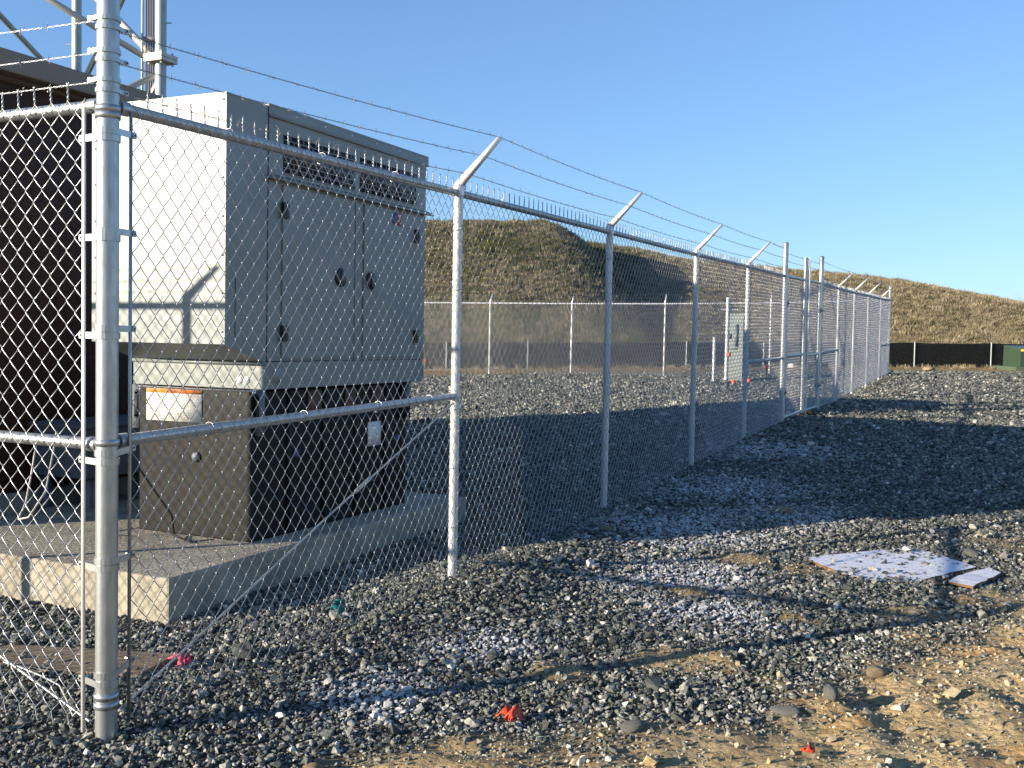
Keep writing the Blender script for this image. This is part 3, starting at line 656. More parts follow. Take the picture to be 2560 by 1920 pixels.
# ---------------------------------------------------------------- left fence (runs away to the left from the corner post)
F3 = thing('chain_link_fence', 'fence running off the left edge, in front of the dark shelter wall, with bright wires', 'fence', loc=(-.1,0,0))
LUGSIDE = 1
for z, t in ((2.052,0),(1.720,0),(1.392,0),(.966,.004),(.603,.008),(.206,.01)): P(clamp_mb(0,0,z,.0372,(-1,0),t,.058), 'clamp_band', GALV, F3)
for z in (2.446,2.339,2.243): P(clamp_mb(0,0,z,.0372,(-1,0),0,.020), 'clamp_band', GALV, F3)
LX = [-2.87,-5.3,-7.3]
for x in LX:
    p = P(post_mb(x,0,-.3,2.15,.0262,16,False), 'post', GPOST, F3, smooth=True)
    am, a0, a1 = arm_mb(x,0,2.18,0,-1); child(am, 'barb_arm', ARM, p)
P(rail_mb((-.05,.004,2.165),(-7.3,.004,2.14)), 'top_rail', GALV, F3, smooth=True)
P(rail_mb((-.05,.004,1.02),(-2.44,.004,1.03)), 'mid_rail', GALV, F3, smooth=True)
for z in (2.165,1.02): P(MB().tube([(-.04,0,z),(-.08,0,z)],.0255,12), 'rail_end_cup', GALV, F3, smooth=True)
P(MB().box(-.078,-.064,-.038,-.033,.03,2.155), 'tension_bar', GPOST, F3)
fb = MB(); fabric_mb(fb, (-.072,-.029), (-1,0), (0,-1), 7.2, lambda u: 2.187-u*.003, lambda u: .075+u*.0, n_full=60, r=.0019, w=.0395)
# open wire ends of the bottom selvage
for k in range(14):
    u = k*.079; x = -.072-u
    for s_ in (-1,1): fb.tube([(x,-.029,.076),(x+s_*.006,-.031,.055),(x+s_*.016,-.033,.034)], .0020, 4, caps=False)
P(fb, 'chain_link_fabric', WIRE, F3, smooth=True)
P(MB().tube([(-2.42,-.012,1.0),(-1.3,-.012,.52),(-.06,-.012,.06)],.0052,8), 'truss_rod', GALV, F3, smooth=True)
for k, z0 in enumerate((2.448,2.341,2.245)):
    pts = [(-.055,0,z0)] + [(x,-(-.01+.26*fr[k]),2.165+.03+.258*fr[k]) for x in LX]
    mb = MB(); barbed(mb, pts, seed=30+k); P(mb, 'barbed_wire', WIRE, F3, smooth=True)
# ---------------------------------------------------------------- back fence
F4 = thing('chain_link_fence', 'distant fence across the back of the gravel compound, in front of the hill', 'fence', loc=(-5,26.7,.4))
BPX = [0,-3.1,-6.02,-8.72,-11.2,-13.7,-16.4]
def by(x): return 27.6 + x*.178
BRZ = [2.71,2.60,2.55,2.53,2.525,2.52,2.52]; 
for x, rz in list(zip(BPX, BRZ))[1:]:
    p = P(post_mb(x,by(x),.0,rz-.01,.0262,10,False), 'post', GPOST, F4, smooth=True)
    am, a0, a1 = arm_mb(x,by(x),rz+.02,-.175,.984); child(am, 'barb_arm', ARM, p)
for i in range(6): P(rail_mb((BPX[i],by(BPX[i]),BRZ[i]),(BPX[i+1],by(BPX[i+1]),BRZ[i+1]),n=8), 'top_rail', ARM, F4, smooth=True)
Lb = math.hypot(16.4, 16.4*.178); db = (-16.4/Lb, -16.4*.178/Lb)
fb = MB(); fabric_mb(fb, (0,27.6-.03), db, (.175,-.984), Lb, lambda u: np.interp(u*16.4/Lb, [-q for q in BPX], BRZ), lambda u: np.interp(u*16.4/Lb, [-q for q in BPX], BRZ)-2.09, n_full=0)
P(fb, 'chain_link_fabric', WIRE, F4, smooth=True)
for k in range(3):
    mb = MB(); barbed(mb, [(x-.175*.25*fr[k], by(x)+.25*fr[k], rz+.03+.26*fr[k]) for x, rz in zip(BPX, BRZ)], seed=50+k); P(mb, 'barbed_wire', WIRE, F4, smooth=True)
# ---------------------------------------------------------------- black silt fence at the foot of the hill
SF = thing('silt_fence', 'low black fabric fence on short steel posts along the foot of the hill', 'fence')
pa = [cf(-16,35.2), cf(-6,36.0), cf(2,36.8), cf(9,37.6), cf(14,38.2), cf(30,38.8)]
pa = np.array(pa); seg = np.concatenate([[0],np.cumsum(np.hypot(*np.diff(pa,axis=0).T))]); SL = seg[-1]
def sfp(s): return np.interp(s,seg,pa[:,0]), np.interp(s,seg,pa[:,1])
ss_ = np.arange(0, SL, .25); sx, sy = sfp(ss_); sg_ = G(sx, sy); top = sg_+.88+.02*np.sin(ss_*2.1)
n = len(ss_); nx_, ny_ = -FX, -FY
mb = MB(); V = []
for off, hh in ((.0,-.15),(.03,.3),(.015,.62),(.0,.88)):
    w_ = vn(ss_, ss_*0+hh*9, .8, 71)*.05
    V.append(np.stack([sx+FX*(off+w_), sy+FY*(off+w_), sg_+hh+(.02*np.sin(ss_*2.1) if hh > .8 else 0)],1))
for off, hh in ((.02,.88),(.05,.3),(.03,-.15)):
    V.append(np.stack([sx+FX*(off+.02), sy+FY*(off+.02), sg_+hh],1))
F = [(i*n+k, i*n+k+1, (i+1)*n+k+1, (i+1)*n+k) for i in range(6) for k in range(n-1)]
mb.add(np.concatenate(V), F); P(mb, 'silt_fabric', SILT, SF, smooth=True)
for k, s_ in enumerate(np.arange(2.3, SL, 2.86)):
    x, y = sfp(s_); z = g(x, y); P(MB().tube([(x-FX*.05,y-FY*.05,z-.2),(x-FX*.05,y-FY*.05,z+.93)],.024,10), 'post', TOWER, SF, smooth=True)
mb = MB(); w = .1; nw = int(SL/w); U = (np.arange(nw)[:,None]+.5)*w + .5*w*np.where(np.arange(19)%2==0,-1,1)[None,:]
wx, wy = sfp(U); wz = G(wx[:, :1], wy[:, :1])+np.linspace(0,.87,19)[None,:]
mb.tubes(np.stack([wx-FX*.03, wy-FY*.03, wz],-1), .0022, 3, (FX,FY,0)); P(mb, 'chain_link_fabric', STEELB, SF, smooth=True)
# ---------------------------------------------------------------- concrete pad
mb = MB(); mb.box(-3.05,-.86,1.21,4.32,-.2,.22)
pad = mb.obj('concrete_pad', CONC, bevel=.012); tag(pad, 'pale concrete slab on the gravel carrying the grey generator', 'concrete slab')
# ---------------------------------------------------------------- generator
GX0, GX1 = -2.025, -1.05
GEN = thing('generator', 'large grey steel generator enclosure on a black base tank, standing on the concrete slab', 'generator', loc=(-1.55,2.9,.22))
mb = MB()
# housing: side profile (y,z) with sloped underside at the near end
prof = [(1.82,1.352),(2.15,1.252),(3.965,1.252),(3.965,2.702),(1.82,2.702)]
def prism_x(mb, prof, x0, x1):
    n = len(prof); V = [(x0,y,z) for y,z in prof]+[(x1,y,z) for y,z in prof]
    mb.add(V, [(k,(k+1)%n,n+(k+1)%n,n+k) for k in range(n)])
    c0 = np.mean(np.array(prof),0)
    for x, rv in ((x0,0),(x1,1)):
        vv = [(x,y,z) for y,z in prof]+[(x,c0[0],c0[1])]
        mb.add(vv, [((k+1)%n,k,n,n) if rv else (k,(k+1)%n,n,n) for k in range(n)])
prism_x(mb, prof, GX0, GX1)
hs = P(mb, 'housing', PAINT, GEN)
def sub(mb, name, m, part, **kw): return child(mb, name, m, part, **kw)
X = GX1
P(MB().box(GX0-.006,X+.008,2.172,3.985,2.700,2.716).box(X-.002,X+.008,2.172,3.985,2.655,2.702), 'roof_panel', PAINT, GEN, bevel=.003)
P(MB().box(X-.002,X+.016,2.176,3.98,2.643,2.653).box(X-.002,X+.006,2.176,3.98,2.653,2.700), 'hood_lip', PAINTD, GEN)
mb = MB(); mb.hexa([(X-.002,2.172,2.296),(X+.045,2.172,2.290),(X+.045,4.01,2.290),(X-.002,4.01,2.296),(X-.002,2.172,2.325),(X+.045,2.172,2.300),(X+.045,4.01,2.300),(X-.002,4.01,2.325)])
P(mb, 'drip_rail', PAINT, GEN)
P(MB().box(X-.001,X+.003,2.172,2.176,1.255,2.70), 'seam', SEAM, GEN)
P(MB().box(X-.001,X+.003,2.165,3.966,1.2535,1.2575), 'seam', SEAM, GEN)
P(MB().box(X-.001,X+.0025,3.060,3.0625,1.26,2.29), 'seam', SEAM, GEN)
for y0, y1 in ((2.312,3.048),(3.108,3.832)):
    v = P(MB().box(X-.001,X+.003,y0,y1,2.345,2.565), 'air_grille', BLKP, GEN)  # flat dark plate instead of a recess; the shade inside is in its colour
    mb = MB(); rows = 7; hh = .22/rows; cw = .062
    for k in range(rows+1): mb.box(X+.003,X+.007,y0,y1,2.345+k*hh-.0022,2.345+k*hh+.0022)
    for k in range(rows):
        yy = y0 + (cw/2 if k % 2 else cw)
        while yy < y1: mb.box(X+.003,X+.0065,yy-.002,yy+.002,2.345+k*hh,2.345+(k+1)*hh); yy += cw
    sub(mb, 'grille_bars', GRILLE, v)
def door(y0, y1, hy, ly, lx):
    d = P(MB().box(X+.0005,X+.010,y0,y1,1.270,2.275), 'door', PAINT, GEN, bevel=.002)
    for z in (2.128,1.418): sub(MB().box(X+.010,X+.030,hy-.025,hy+.025,z-.045,z+.045).tube([(X+.026,hy,z-.048),(X+.026,hy,z+.048)],.009,8), 'hinge', BLKP, d)
    l = sub(MB().lathe((X+.010,ly,1.778),[(.058,0),(.060,.010),(.050,.016),(.0001,.016)],20,'x'), 'latch', BLKP, d)
    sub(MB().box(X+.026,X+.036,ly-.012,ly+.012,1.735,1.822), 'latch_handle', STEELB, d)
    return d
d1 = door(2.303,2.958,2.312,2.885,0); d2 = door(3.157,3.825,3.818,3.235,0)
sub(MB().box(X+.010,X+.0115,3.50,3.548,2.185,2.262), 'blue_logo', BLUEL, d2)
sub(MB().box(X+.010,X+.0115,3.560,3.615,2.180,2.268), 'red_logo', REDL, d2)
mb = MB()
for k, (a, b) in enumerate(((3.568,2.25),(3.59,2.235),(3.575,2.215),(3.592,2.20))): mb.box(X+.0115,X+.0122,a,a+.016,b-.012,b)
sub(mb, 'logo_marks', WHITE, d2, kind='stuff')
mb = MB()
for y_ in np.arange(2.42, 3.95, .29): mb.lathe((X+.008,y_,2.683),[(.009,0),(.008,.004),(.0001,.006)],8,'x')
for z in (1.45,1.66,1.87,2.08):
    for y_ in (2.05,2.14): pass
for z in np.arange(1.42,2.68,.207):
    for x_ in (GX0+.028, GX1-.018): mb.lathe((x_,1.82,z),[(.0001,-.006),(.007,-.004),(.0075,0)],8,'y')
for y_, z in ((2.24,2.36),(2.24,2.60),(2.26,1.60),(3.90,2.36),(3.90,2.60),(1.93,1.60),(2.12,1.60),(1.93,1.40),(2.12,1.40)): mb.lathe((X,y_,z),[(.007,0),(.006,.004),(.0001,.005)],8,'x')
P(mb, 'rivets', RIVET, GEN, kind='stuff')
P(MB().box(X-.001,X+.0025,1.90,1.903,1.36,1.72), 'seam', SEAM, GEN)
sk = P(MB().box(-2.035,-1.045,2.150,3.965,1.095,1.2515), 'skirt', PAINT, GEN, bevel=.003)
sub(MB().box(-2.04,-1.04,2.140,2.16,1.232,1.2515), 'skirt_lip', PAINT, sk)
sub(MB().lathe((-1.045,2.27,1.172),[(.048,0),(.0475,.0025),(.0001,.0025)],24,'x'), 'knockout', PAINTD, sk)
for x_ in (-1.222,-1.168): sub(MB().lathe((x_,2.150,1.146),[(.0001,-.008),(.019,-.007),(.022,-.002),(.022,0)],16,'y'), 'round_cap', WHITE, sk)
bs = P(MB().box(-1.935,-1.09,2.10,3.80,.222,1.085), 'base_tank', BLACK, GEN, bevel=.006)
sub(MB().box(-1.955,-1.07,2.105,2.115,1.070,1.090), 'tank_lip', RIVET, bs)
for x_ in (-1.985,-1.075):
    b_ = sub(MB().box(x_-.035,x_+.030,2.128,2.16,.83,1.094), 'lifting_bracket', STEELB, bs)
    sub(MB().box(x_-.016,x_+.014,2.124,2.128,.90,1.05).lathe((x_-.001,2.128,1.05),[(.0001,-.004),(.015,-.004),(.015,0)],12,'y').lathe((x_-.001,2.128,.90),[(.0001,-.004),(.015,-.004),(.015,0)],12,'y'), 'bracket_slot', SEAM, bs)
sub(MB().box(-1.09,-1.055,3.70,3.80,.84,1.094), 'lifting_bracket', BLKP, bs)
for yy in (2.42,2.78,3.14,3.5): sub(MB().box(-1.09,-1.078,yy,yy+.035,.24,1.08), 'tank_rib', BLACK, bs)
# side opening of the tank top, brownish fittings
for yy in (2.62,3.02,3.34): sub(MB().box(-1.089,-1.080,yy,yy+.14,.90,1.07), 'tank_fitting', SOFF, bs)
lb = sub(MB().box(-1.872,-1.452,2.093,2.099,.889,1.078), 'warning_label', WHITE, bs)
def labelpart(mb, name, m): return sub(mb, name, m, bs)
labelpart(MB().box(-1.870,-1.454,2.0915,2.093,1.054,1.077), 'label_band', ORNG)
mb = MB(); q = random.Random(3); z = 1.044
for k in range(16):
    if k == 8: z -= .005
    x_ = -1.862 + (.0 if k < 8 else 0); xe = -1.468 if k < 7 else -1.468-q.uniform(.05,.2)
    while x_ < xe:
        w_ = q.uniform(.008,.026); mb.box(x_,min(x_+w_,xe),2.0918,2.093,z-.0016,z+.0016); x_ += w_+.005
    z -= .0092
labelpart(mb, 'label_writing', INK)
t = text_mesh('WARNING', .021, 'label_heading', INKB, Matrix.Translation((-1.665,2.0912,1.0655))@Matrix.Rotation(R(90),4,'X'), bs)
sub(MB().box(-1.089,-1.0865,3.30,3.46,.672,.835), 'paper_tag', WHITE, bs)
for yy, zz in ((2.50,.70),(3.685,.70)): sub(MB().lathe((-1.078 if yy<3 else -1.089,yy,zz),[(.026,0),(.026,.002),(.018,.003),(.0001,.003)],16,'x'), 'round_sticker', BLUEL, bs)
P(MB().lathe((-1.49,2.097,.69),[(.0001,-.02),(.018,-.02),(.03,-.006),(.03,0)],14,'y'), 'drain_fitting', STEELB, GEN)
P(MB().tube([(-1.60,2.02,.245),(-1.50,1.98,.23),(-1.38,1.93,.228),(-1.27,2.0,.24)],.005,6), 'ground_wire', BLKP, GEN)
# ---------------------------------------------------------------- shelter building
SH = thing('equipment_shelter', 'dark brown equipment shelter with a grey brown flat roof edge, left of the generator', 'building', loc=(-3.2,4.6,0))
P(MB().box(-12.5,-3.32,1.05,4.68,.30,3.06), 'wall', WALL, SH)
P(MB().box(-12.6,-3.28,1.0,4.72,3.06,3.10), 'soffit', SOFF, SH)
mb = MB().box(-12.7,-3.20,.9,4.80,3.10,3.245)
P(mb, 'roof', FASC, SH, bevel=.01)
P(MB().box(-12.5,-3.30,1.03,4.68,-.1,.30), 'foundation', CONC, SH)
SHADOW_SHELTER = thing('equipment_shelter', 'added brown equipment shelter hidden behind the generator, put in for its ground shadow', 'building', loc=(-6.3,9.3,0))  # guessed shelter, added to cast part of the shadow on the compound gravel
P(MB().box(-7.6,-5.15,8.2,10.2,.25,2.95), 'wall', WALL, SHADOW_SHELTER)
P(MB().box(-7.7,-5.05,8.1,10.3,2.95,3.08), 'roof', FASC, SHADOW_SHELTER, bevel=.01)
P(MB().box(-7.6,-5.14,8.19,10.21,-.1,.25), 'foundation', CONC, SHADOW_SHELTER)
TB = thing('utility_box', 'low blue grey steel box on short legs between the generator and the brown shelter', 'utility box', loc=(-3.0,3.4,.1))
P(MB().box(-3.25,-2.75,2.45,4.3,.42,.76), 'box', STEELB, TB, bevel=.01)
P(MB().box(-3.27,-2.73,2.43,4.32,.76,.785), 'lid', STEELB, TB, bevel=.004)
for yy in (2.52,3.0,4.2):
    for xx in (-2.80,-3.2): P(MB().box(xx-.03,xx+.03,yy-.03,yy+.03,.0,.42), 'leg', STEELB, TB)
# ---------------------------------------------------------------- lattice tower
TW = thing('lattice_tower', 'three legged galvanised lattice tower rising behind the brown shelter', 'tower', loc=(-8,6.5,0))
LEG = {'A': (-6.03,6.54), 'B': (-8.91,7.96), 'C': (-8.69,4.95)}
TH = 34.0
for k, (x, y) in LEG.items():
    cxm, cym = -7.88, 6.48
    l = P(MB().tube([(x,y,0),(x,y,TH)], .062 if k != 'B' else .064, 16), 'leg', TOWER, TW, smooth=True)
    for z in (4.52,10.6,16.7,22.8):
        fz = MB(); fz.box(x-.13,x+.13,y-.13,y+.13,z+.015,z+.055).box(x-.13,x+.13,y-.13,y+.13,z-.03,z+.008)
        for a in (-.09,.09):
            for b_ in (-.09,.09): fz.tube([(x+a,y+b_,z-.06),(x+a,y+b_,z+.09)],.012,6)
        child(fz, 'flange', TANG, l)
    st = MB()
    for z in np.arange(2.0, 14, .42 if k != 'C' else 9): 
        s_ = 1 if int(z*10) % 2 else -1
        st.tube([(x,y,z),(x+(-.15*RX if k=='B' else .12*RX),y+(-.15*RY if k=='B' else .12*RY),z)],.008,6)
    child(st, 'step_bolt', TANG, l, kind='stuff')
def br(a, za, b, zb, m=TANG, r=.034, flat=True):
    pa_ = np.array([*LEG[a], za]); pb_ = np.array([*LEG[b], zb]); ax = pb_-pa_; ax /= np.linalg.norm(ax); s = np.cross(ax,[0,0,1]); s /= np.linalg.norm(s); u = np.cross(s, ax)
    mb = MB()
    if flat:
        for (w1,w2,h1,h2) in ((-r,r,0,.006),(r-.006,r,.006,.06)):
            V = []
            for hh in (h1,h2):
                V += [pa_+u*w1+s*hh, pb_+u*w1+s*hh, pb_+u*w2+s*hh, pa_+u*w2+s*hh]
            mb.hexa(V)
    else: mb.tube([pa_, pb_], r, 10)
    P(mb, 'brace', m, TW)
for k in range(0, 8):
    z = 4.45+3.6*k; br('A',z,'C',z+1.75); br('A',z+3.6,'C',z+1.85); br('A',z,'B',z+1.80); br('A',z+3.6,'B',z+1.80)
    br('C',z+1.9,'B',z+.2,TOWER,.038,False); br('A',z+1.7,'B',z+.2,TOWER,.038,False); br('C',z-1.7,'B',z+.2,TOWER,.038,False)
br('A',4.38,'C',2.75); br('A',4.38,'B',2.65)
mb = MB(); bx, by_ = cf(-4.27,12.25)
for k in range(7): mb.tube([(bx+RX*(k-3)*.021,by_+RY*(k-3)*.021,.3),(bx+RX*(k-3)*.021+.01,by_+RY*(k-3)*.021,TH-1)],.0085,8)
P(mb, 'coax_cables', CABLE, TW, smooth=True)
px0 = (bx-RX*.105, by_-RY*.105); P(MB().tube([(*px0,.2),(*px0,TH-1)],.014,8), 'cable_ladder', TOWER, TW, smooth=True)
mb = MB()
for z in np.arange(1.5, 20, 1.1): mb.box(-.10,.13,-.02,.02,z,z+.05, Matrix.Translation((bx,by_,0))@Matrix.Rotation(YAW,4,'Z'))
P(mb, 'cable_hanger', STEELB, TW)
# ---------------------------------------------------------------- meter rack in the compound
RK = thing('electrical_cabinet', 'tall pale grey electrical cabinet with dark handle, at the back of the compound', 'cabinet', loc=(*cf(5.95,27.2),.4))
rz_ = Matrix.Rotation(YAW+R(8),4,'Z')
def rk(X, Z): return Matrix.Translation((*cf(X,Z),0))@rz_
M0 = Matrix.Translation((-3.33,23.8,0))
P(MB().box(-.215,.215,.0,.62,.40,2.20,M0), 'cabinet_body', PANEL, RK, bevel=.01)
P(MB().box(-.195,.195,-.018,-.001,.55,2.15,M0), 'cabinet_door', PANEL, RK, bevel=.004)
P(MB().box(-.01,.055,-.05,-.018,1.36,1.93,M0).box(-.11,.05,-.04,-.018,1.29,1.32,M0), 'door_handle', STEELB, RK)
P(MB().box(-.15,-.11,-.04,-.018,1.56,1.68,M0), 'latch', BLKP, RK)
xx, yy = cf(5.35,26.0); PT_ = thing('steel_post', 'tall steel post with a cross bracket just left of the pale electrical cabinet', 'post', loc=(xx,yy,.3))
P(MB().tube([(xx,yy,.2),(xx,yy,2.58)],.05,14), 'post_pipe', GPOST, PT_, smooth=True)
P(MB().tube([(xx-.16,yy-.05,2.28),(xx+.22,yy+.1,2.28)],.022,8), 'bracket', GPOST, PT_, smooth=True)
P(MB().lathe((xx+.07,yy-.06,1.17),[(.0001,-.05),(.055,-.04),(.055,.04),(.0001,.05)],12), 'marker_cap', CAPO, PT_)
xx, yy = cf(5.15,26.6); o = post_mb(xx,yy,.2,1.58,.042,12).obj('steel_post', GPOST, smooth=True); tag(o, 'short steel post left of the tall post by the electrical cabinet', 'post')
for i, (pxX, pz, zz, lab) in enumerate(((5.45,25.6,.36,'orange survey cap at the foot of the tall steel post'),(5.9,25.9,.36,'orange survey cap at the foot of the pale electrical cabinet'),(6.75,27.6,.62,'orange survey cap standing right of the electrical cabinet'),(-3.0,35.5,.55,'orange survey cap far away beside the right end of the generator'))):
    x_, y_ = cf(pxX, pz); z_ = g(x_, y_)
    t_ = thing('survey_stake', lab, 'survey stake', 'orange capped survey stakes', (x_,y_,z_))
    hgt = .06 if i < 2 else .30
    P(MB().box(x_-.015,x_+.015,y_-.015,y_+.015,z_-.1,z_+hgt), 'stake', WOOD, t_)
    P(MB().lathe((x_,y_,z_+hgt),[(.055,-.04),(.058,.03),(.04,.05),(.0001,.055)],12), 'stake_cap', CAPO, t_)
# ---------------------------------------------------------------- green transformer
TX = thing('transformer_box', 'dark green pad mounted transformer box at the right edge, before the black fence', 'transformer', loc=(*cf(17.62,35.2),.7))
zt_ = g(*cf(17.62,35.2)); M1 = Matrix.Translation((*cf(17.62,35.2),zt_))@Matrix.Rotation(YAW,4,'Z')
P(MB().box(-.95,1.3,-.75,.9,-.1,.13,M1), 'pad', GREEN2, TX, bevel=.01)
V = [(-.72,-.55,.13),(1.1,-.55,.13),(1.1,.65,.13),(-.72,.65,.13),(-.72,-.55,.74),(1.1,-.55,.74),(1.1,.65,.84),(-.72,.65,.84)]
mb = MB(); mb.hexa([tuple(M1@Vector(v)) for v in V]); P(mb, 'tank', GREEN, TX, bevel=.01)
P(MB().box(-.74,1.12,-.57,.60,.735,.75,M1), 'lid_edge', GREEN2, TX)
P(MB().box(-.70,1.08,-.556,-.551,.30,.305,M1), 'seam', SEAM, TX)
P(MB().box(-.70,-.25,-.556,-.551,.64,.70,M1), 'yellow_sticker', YEL, TX)
P(MB().box(.22,.50,-.557,-.552,.36,.60,M1), 'white_sticker', WHITE, TX)
P(MB().box(.22,.50,-.559,-.557,.55,.60,M1), 'orange_stripe', ORNG, TX)
P(MB().lathe(tuple(M1@Vector((.12,-.57,.2))),[(.0001,-.03),(.03,-.03),(.04,0),(.04,.03)],10,'y'), 'lock', BLKP, TX)
# ---------------------------------------------------------------- plywood, ribbons, plank, rocks
def slab_on_ground(poly, th, name, m, lab, cat, lift=.0, n=10, tiltf=None):
    P_ = np.array(poly); bm = bmesh.new()
    z0 = max(g(x,y) for x,y in poly)*.5 + np.mean([g(x,y) for x,y in poly])*.5 + lift
    c = P_.mean(0)
    A = np.c_[P_-c, np.ones(len(P_))]; zs = np.array([g(x,y) for x,y in poly]); co = np.linalg.lstsq(A, zs, rcond=None)[0]
    # jagged edge
    pts = []
    for i in range(len(P_)):
        a, b = P_[i], P_[(i+1)%len(P_)]; k = max(2, int(np.hypot(*(b-a))/.06))
        for j in range(k):
            t = j/k; p = a+(b-a)*t + (rng.normal(0,.006,2) if j else 0); pts.append(p)
    vb = [bm.verts.new((p[0],p[1], co[0]*(p[0]-c[0])+co[1]*(p[1]-c[1])+co[2]+lift+(tiltf(p) if tiltf else 0))) for p in pts]
    f = bm.faces.new(vb); bm.normal_update()
    if f.normal.z < 0: f.normal_flip()
    r_ = bmesh.ops.extrude_face_region(bm, geom=[f]); vs = [v for v in r_['geom'] if isinstance(v, bmesh.types.BMVert)]
    for v in vs: v.co.z += th
    bmesh.ops.triangulate(bm, faces=[q for q in bm.faces if len(q.verts) > 4]); bmesh.ops.recalc_face_normals(bm, faces=bm.faces)
    me = bpy.data.meshes.new(name); bm.to_mesh(me); bm.free(); me.materials.append(m)
    o = bpy.data.objects.new(name, me); COL.objects.link(o); tag(o, lab, cat); return o
slab_on_ground([(1.67,4.044),(2.272,4.682),(2.655,4.258),(2.42,3.86),(2.333,3.693),(2.073,3.625),(1.90,3.78)], .018, 'plywood_sheet', PLY, 'large frost covered plywood sheet lying on the gravel at right', 'plywood', -.006)
slab_on_ground([(2.52,3.73),(2.60,4.02),(2.725,4.25),(2.79,4.13),(2.75,3.98),(2.65,3.66)], .014, 'plywood_piece', PLY, 'small broken frosted board lying against the right end of the plywood sheet', 'plywood', .018, tiltf=lambda p: .012*vn(p[0:1],p[1:2],.15,5)[0])
def ribbon(name, m, lab, c, segs, w):
    mb = MB(); q = random.Random(lab)
    for a, b, k in segs:
        pts = [np.array(a)+(np.array(b)-np.array(a))*t for t in np.linspace(0,1,6)]
        V = []; 
        for i, p in enumerate(pts):
            z = g(c[0]+p[0], c[1]+p[1])+.022+k*math.sin(i/5*3.14)+q.uniform(-.004,.006); ww = w*(.8+.4*q.random())
            V += [(c[0]+p[0]-ww*.3, c[1]+p[1]-ww, z+q.uniform(-.008,.01)), (c[0]+p[0]+ww*.3, c[1]+p[1]+ww, z+q.uniform(-.004,.022)), (c[0]+p[0]+ww*.3, c[1]+p[1]+ww, z-.003), (c[0]+p[0]-ww*.3, c[1]+p[1]-ww, z-.006)]
        F = [(i*4+k_, i*4+(k_+1)%4, (i+1)*4+(k_+1)%4, (i+1)*4+k_) for i in range(5) for k_ in range(4)]
        mb.add(V, F)
    o = mb.obj(name, m); tag(o, lab, 'ribbon'); return o
ribbon('flagging_ribbon', RIBR, 'crumpled orange red ribbon on the gravel in the foreground', (1.168,.76), [((-.045,.01),(.015,.0),.02),((.0,-.01),(.045,.025),.03),((.01,.0),(.03,-.02),.015)], .013)
ribbon('flagging_ribbon', RIBP, 'pink ribbon lying on the gravel just inside the fence', (-.30,.68), [((-.09,.04),(.02,.03),.02),((-.01,.02),(.03,-.03),.03),((.0,.03),(.045,.0),.02)], .013)
ribbon('plastic_scrap', TEAL, 'teal plastic scrap on the gravel below the fence mesh', (-.178,1.627), [((-.03,-.02),(.03,.0),.03),((.0,-.0),(.01,.04),.05)], .022)
ribbon('flagging_ribbon', RIBR, 'small red ribbon half buried in the dirt at the bottom right', (2.20,.90), [((-.02,.0),(.02,.01),.005)], .008)
z_ = g(-.75,.6)
pm = Matrix.Translation((-.72,.56,z_+.000))@Matrix.Rotation(R(12),4,'Z')@Matrix.Rotation(R(-2),4,'Y')
mb = MB(); mb.box(-.48,.36,-.15,.15,-.02,.020,pm); o = mb.obj('wooden_plank', WOOD, bevel=.006); tag(o, 'weathered brown plank half buried in gravel behind the corner post', 'plank')
def rock(name, m, lab, x, y, s, seed, flat=.7):
    bm = bmesh.new(); bmesh.ops.create_icosphere(bm, subdivisions=3, radius=1); q = Vector((seed*3.1, seed*1.7, seed))
    for v in bm.verts:
        d = 1 + .32*noise.noise(v.co*.9+q) + .12*noise.noise(v.co*2.4+q); v.co = Vector((v.co.x*1.25, v.co.y*.85, v.co.z*flat))*d
    for f in bm.faces: f.smooth = True
    me = bpy.data.meshes.new(name); bm.to_mesh(me); bm.free(); me.materials.append(m)
    o = bpy.data.objects.new(name, me); COL.objects.link(o); o.location = (x, y, g(x,y)+s*flat*.45); o.scale = (s,s,s); o.rotation_euler = (0,.1,seed); tag(o, lab, 'rock'); return o
rock('rock', ROCKM, 'tan rounded stone on the dirt below the plywood, biggest of the loose rocks', 2.32,1.882,.042,1)
rock('rock', ROCKG, 'grey green pointed stone standing in the dirt, below left of the tan stone', 2.20,1.43,.034,2,.9)
rock('rock', ROCKG, 'flat grey stone lying in the dirt near the bottom edge, centre right', 2.06,1.28,.045,3,.4)
rock('rock', ROCKG, 'dark grey stone at the bottom edge, right of the orange red ribbon', 1.60,.86,.042,4,.5)
rock('rock', ROCKG, 'olive grey stone among the gravel just above the plywood', 2.62,4.62,.05,5,.6)
rock('rock', ROCKM, 'pale brown stone on the gravel between the second post and the shaded ground', .30,4.2,.05,6,.45)
rock('rock', ROCKM, 'tan stone at the bottom edge in orange dirt, right of the corner post', .78,.12,.03,7,.6)
rock('boulder', ROCKM, 'pale stone on the earth strip before the black fence, left of the green transformer', *cf(13.3,33.2),.22,8,.4)
rock('ball', WHITE, 'white round ball lying at the foot of the black fence', *cf(9.8,36.6),.10,9,1.0)
o = MB().tube([(-.95,.36,g(-.95,.36)+.03),(-.80,.30,g(-.8,.3)+.05),(-.62,.27,g(-.62,.27)+.04),(-.45,.20,g(-.45,.2)+.05),(-.30,.10,g(-.3,.1)+.05),(-.18,.02,.05),(-.13,.01,.09)],.003,6).obj('loose_wire', GPOST, smooth=True); tag(o, 'pale loose wire trailing over the gravel at the foot of the left fence', 'wire')
cz = .24
o = MB().tube([(-2.62,1.95,.75),(-2.55,1.85,.55),(-2.42,1.7,.40),(-2.30,1.55,.33),(-2.16,1.5,.36),(-2.12,1.58,.5),(-2.25,1.75,.72),(-2.4,1.9,.8)],.006,6).obj('cable_loop', ROPE, smooth=True); tag(o, 'beige cable loop hanging in the shade behind the left fence', 'cable')
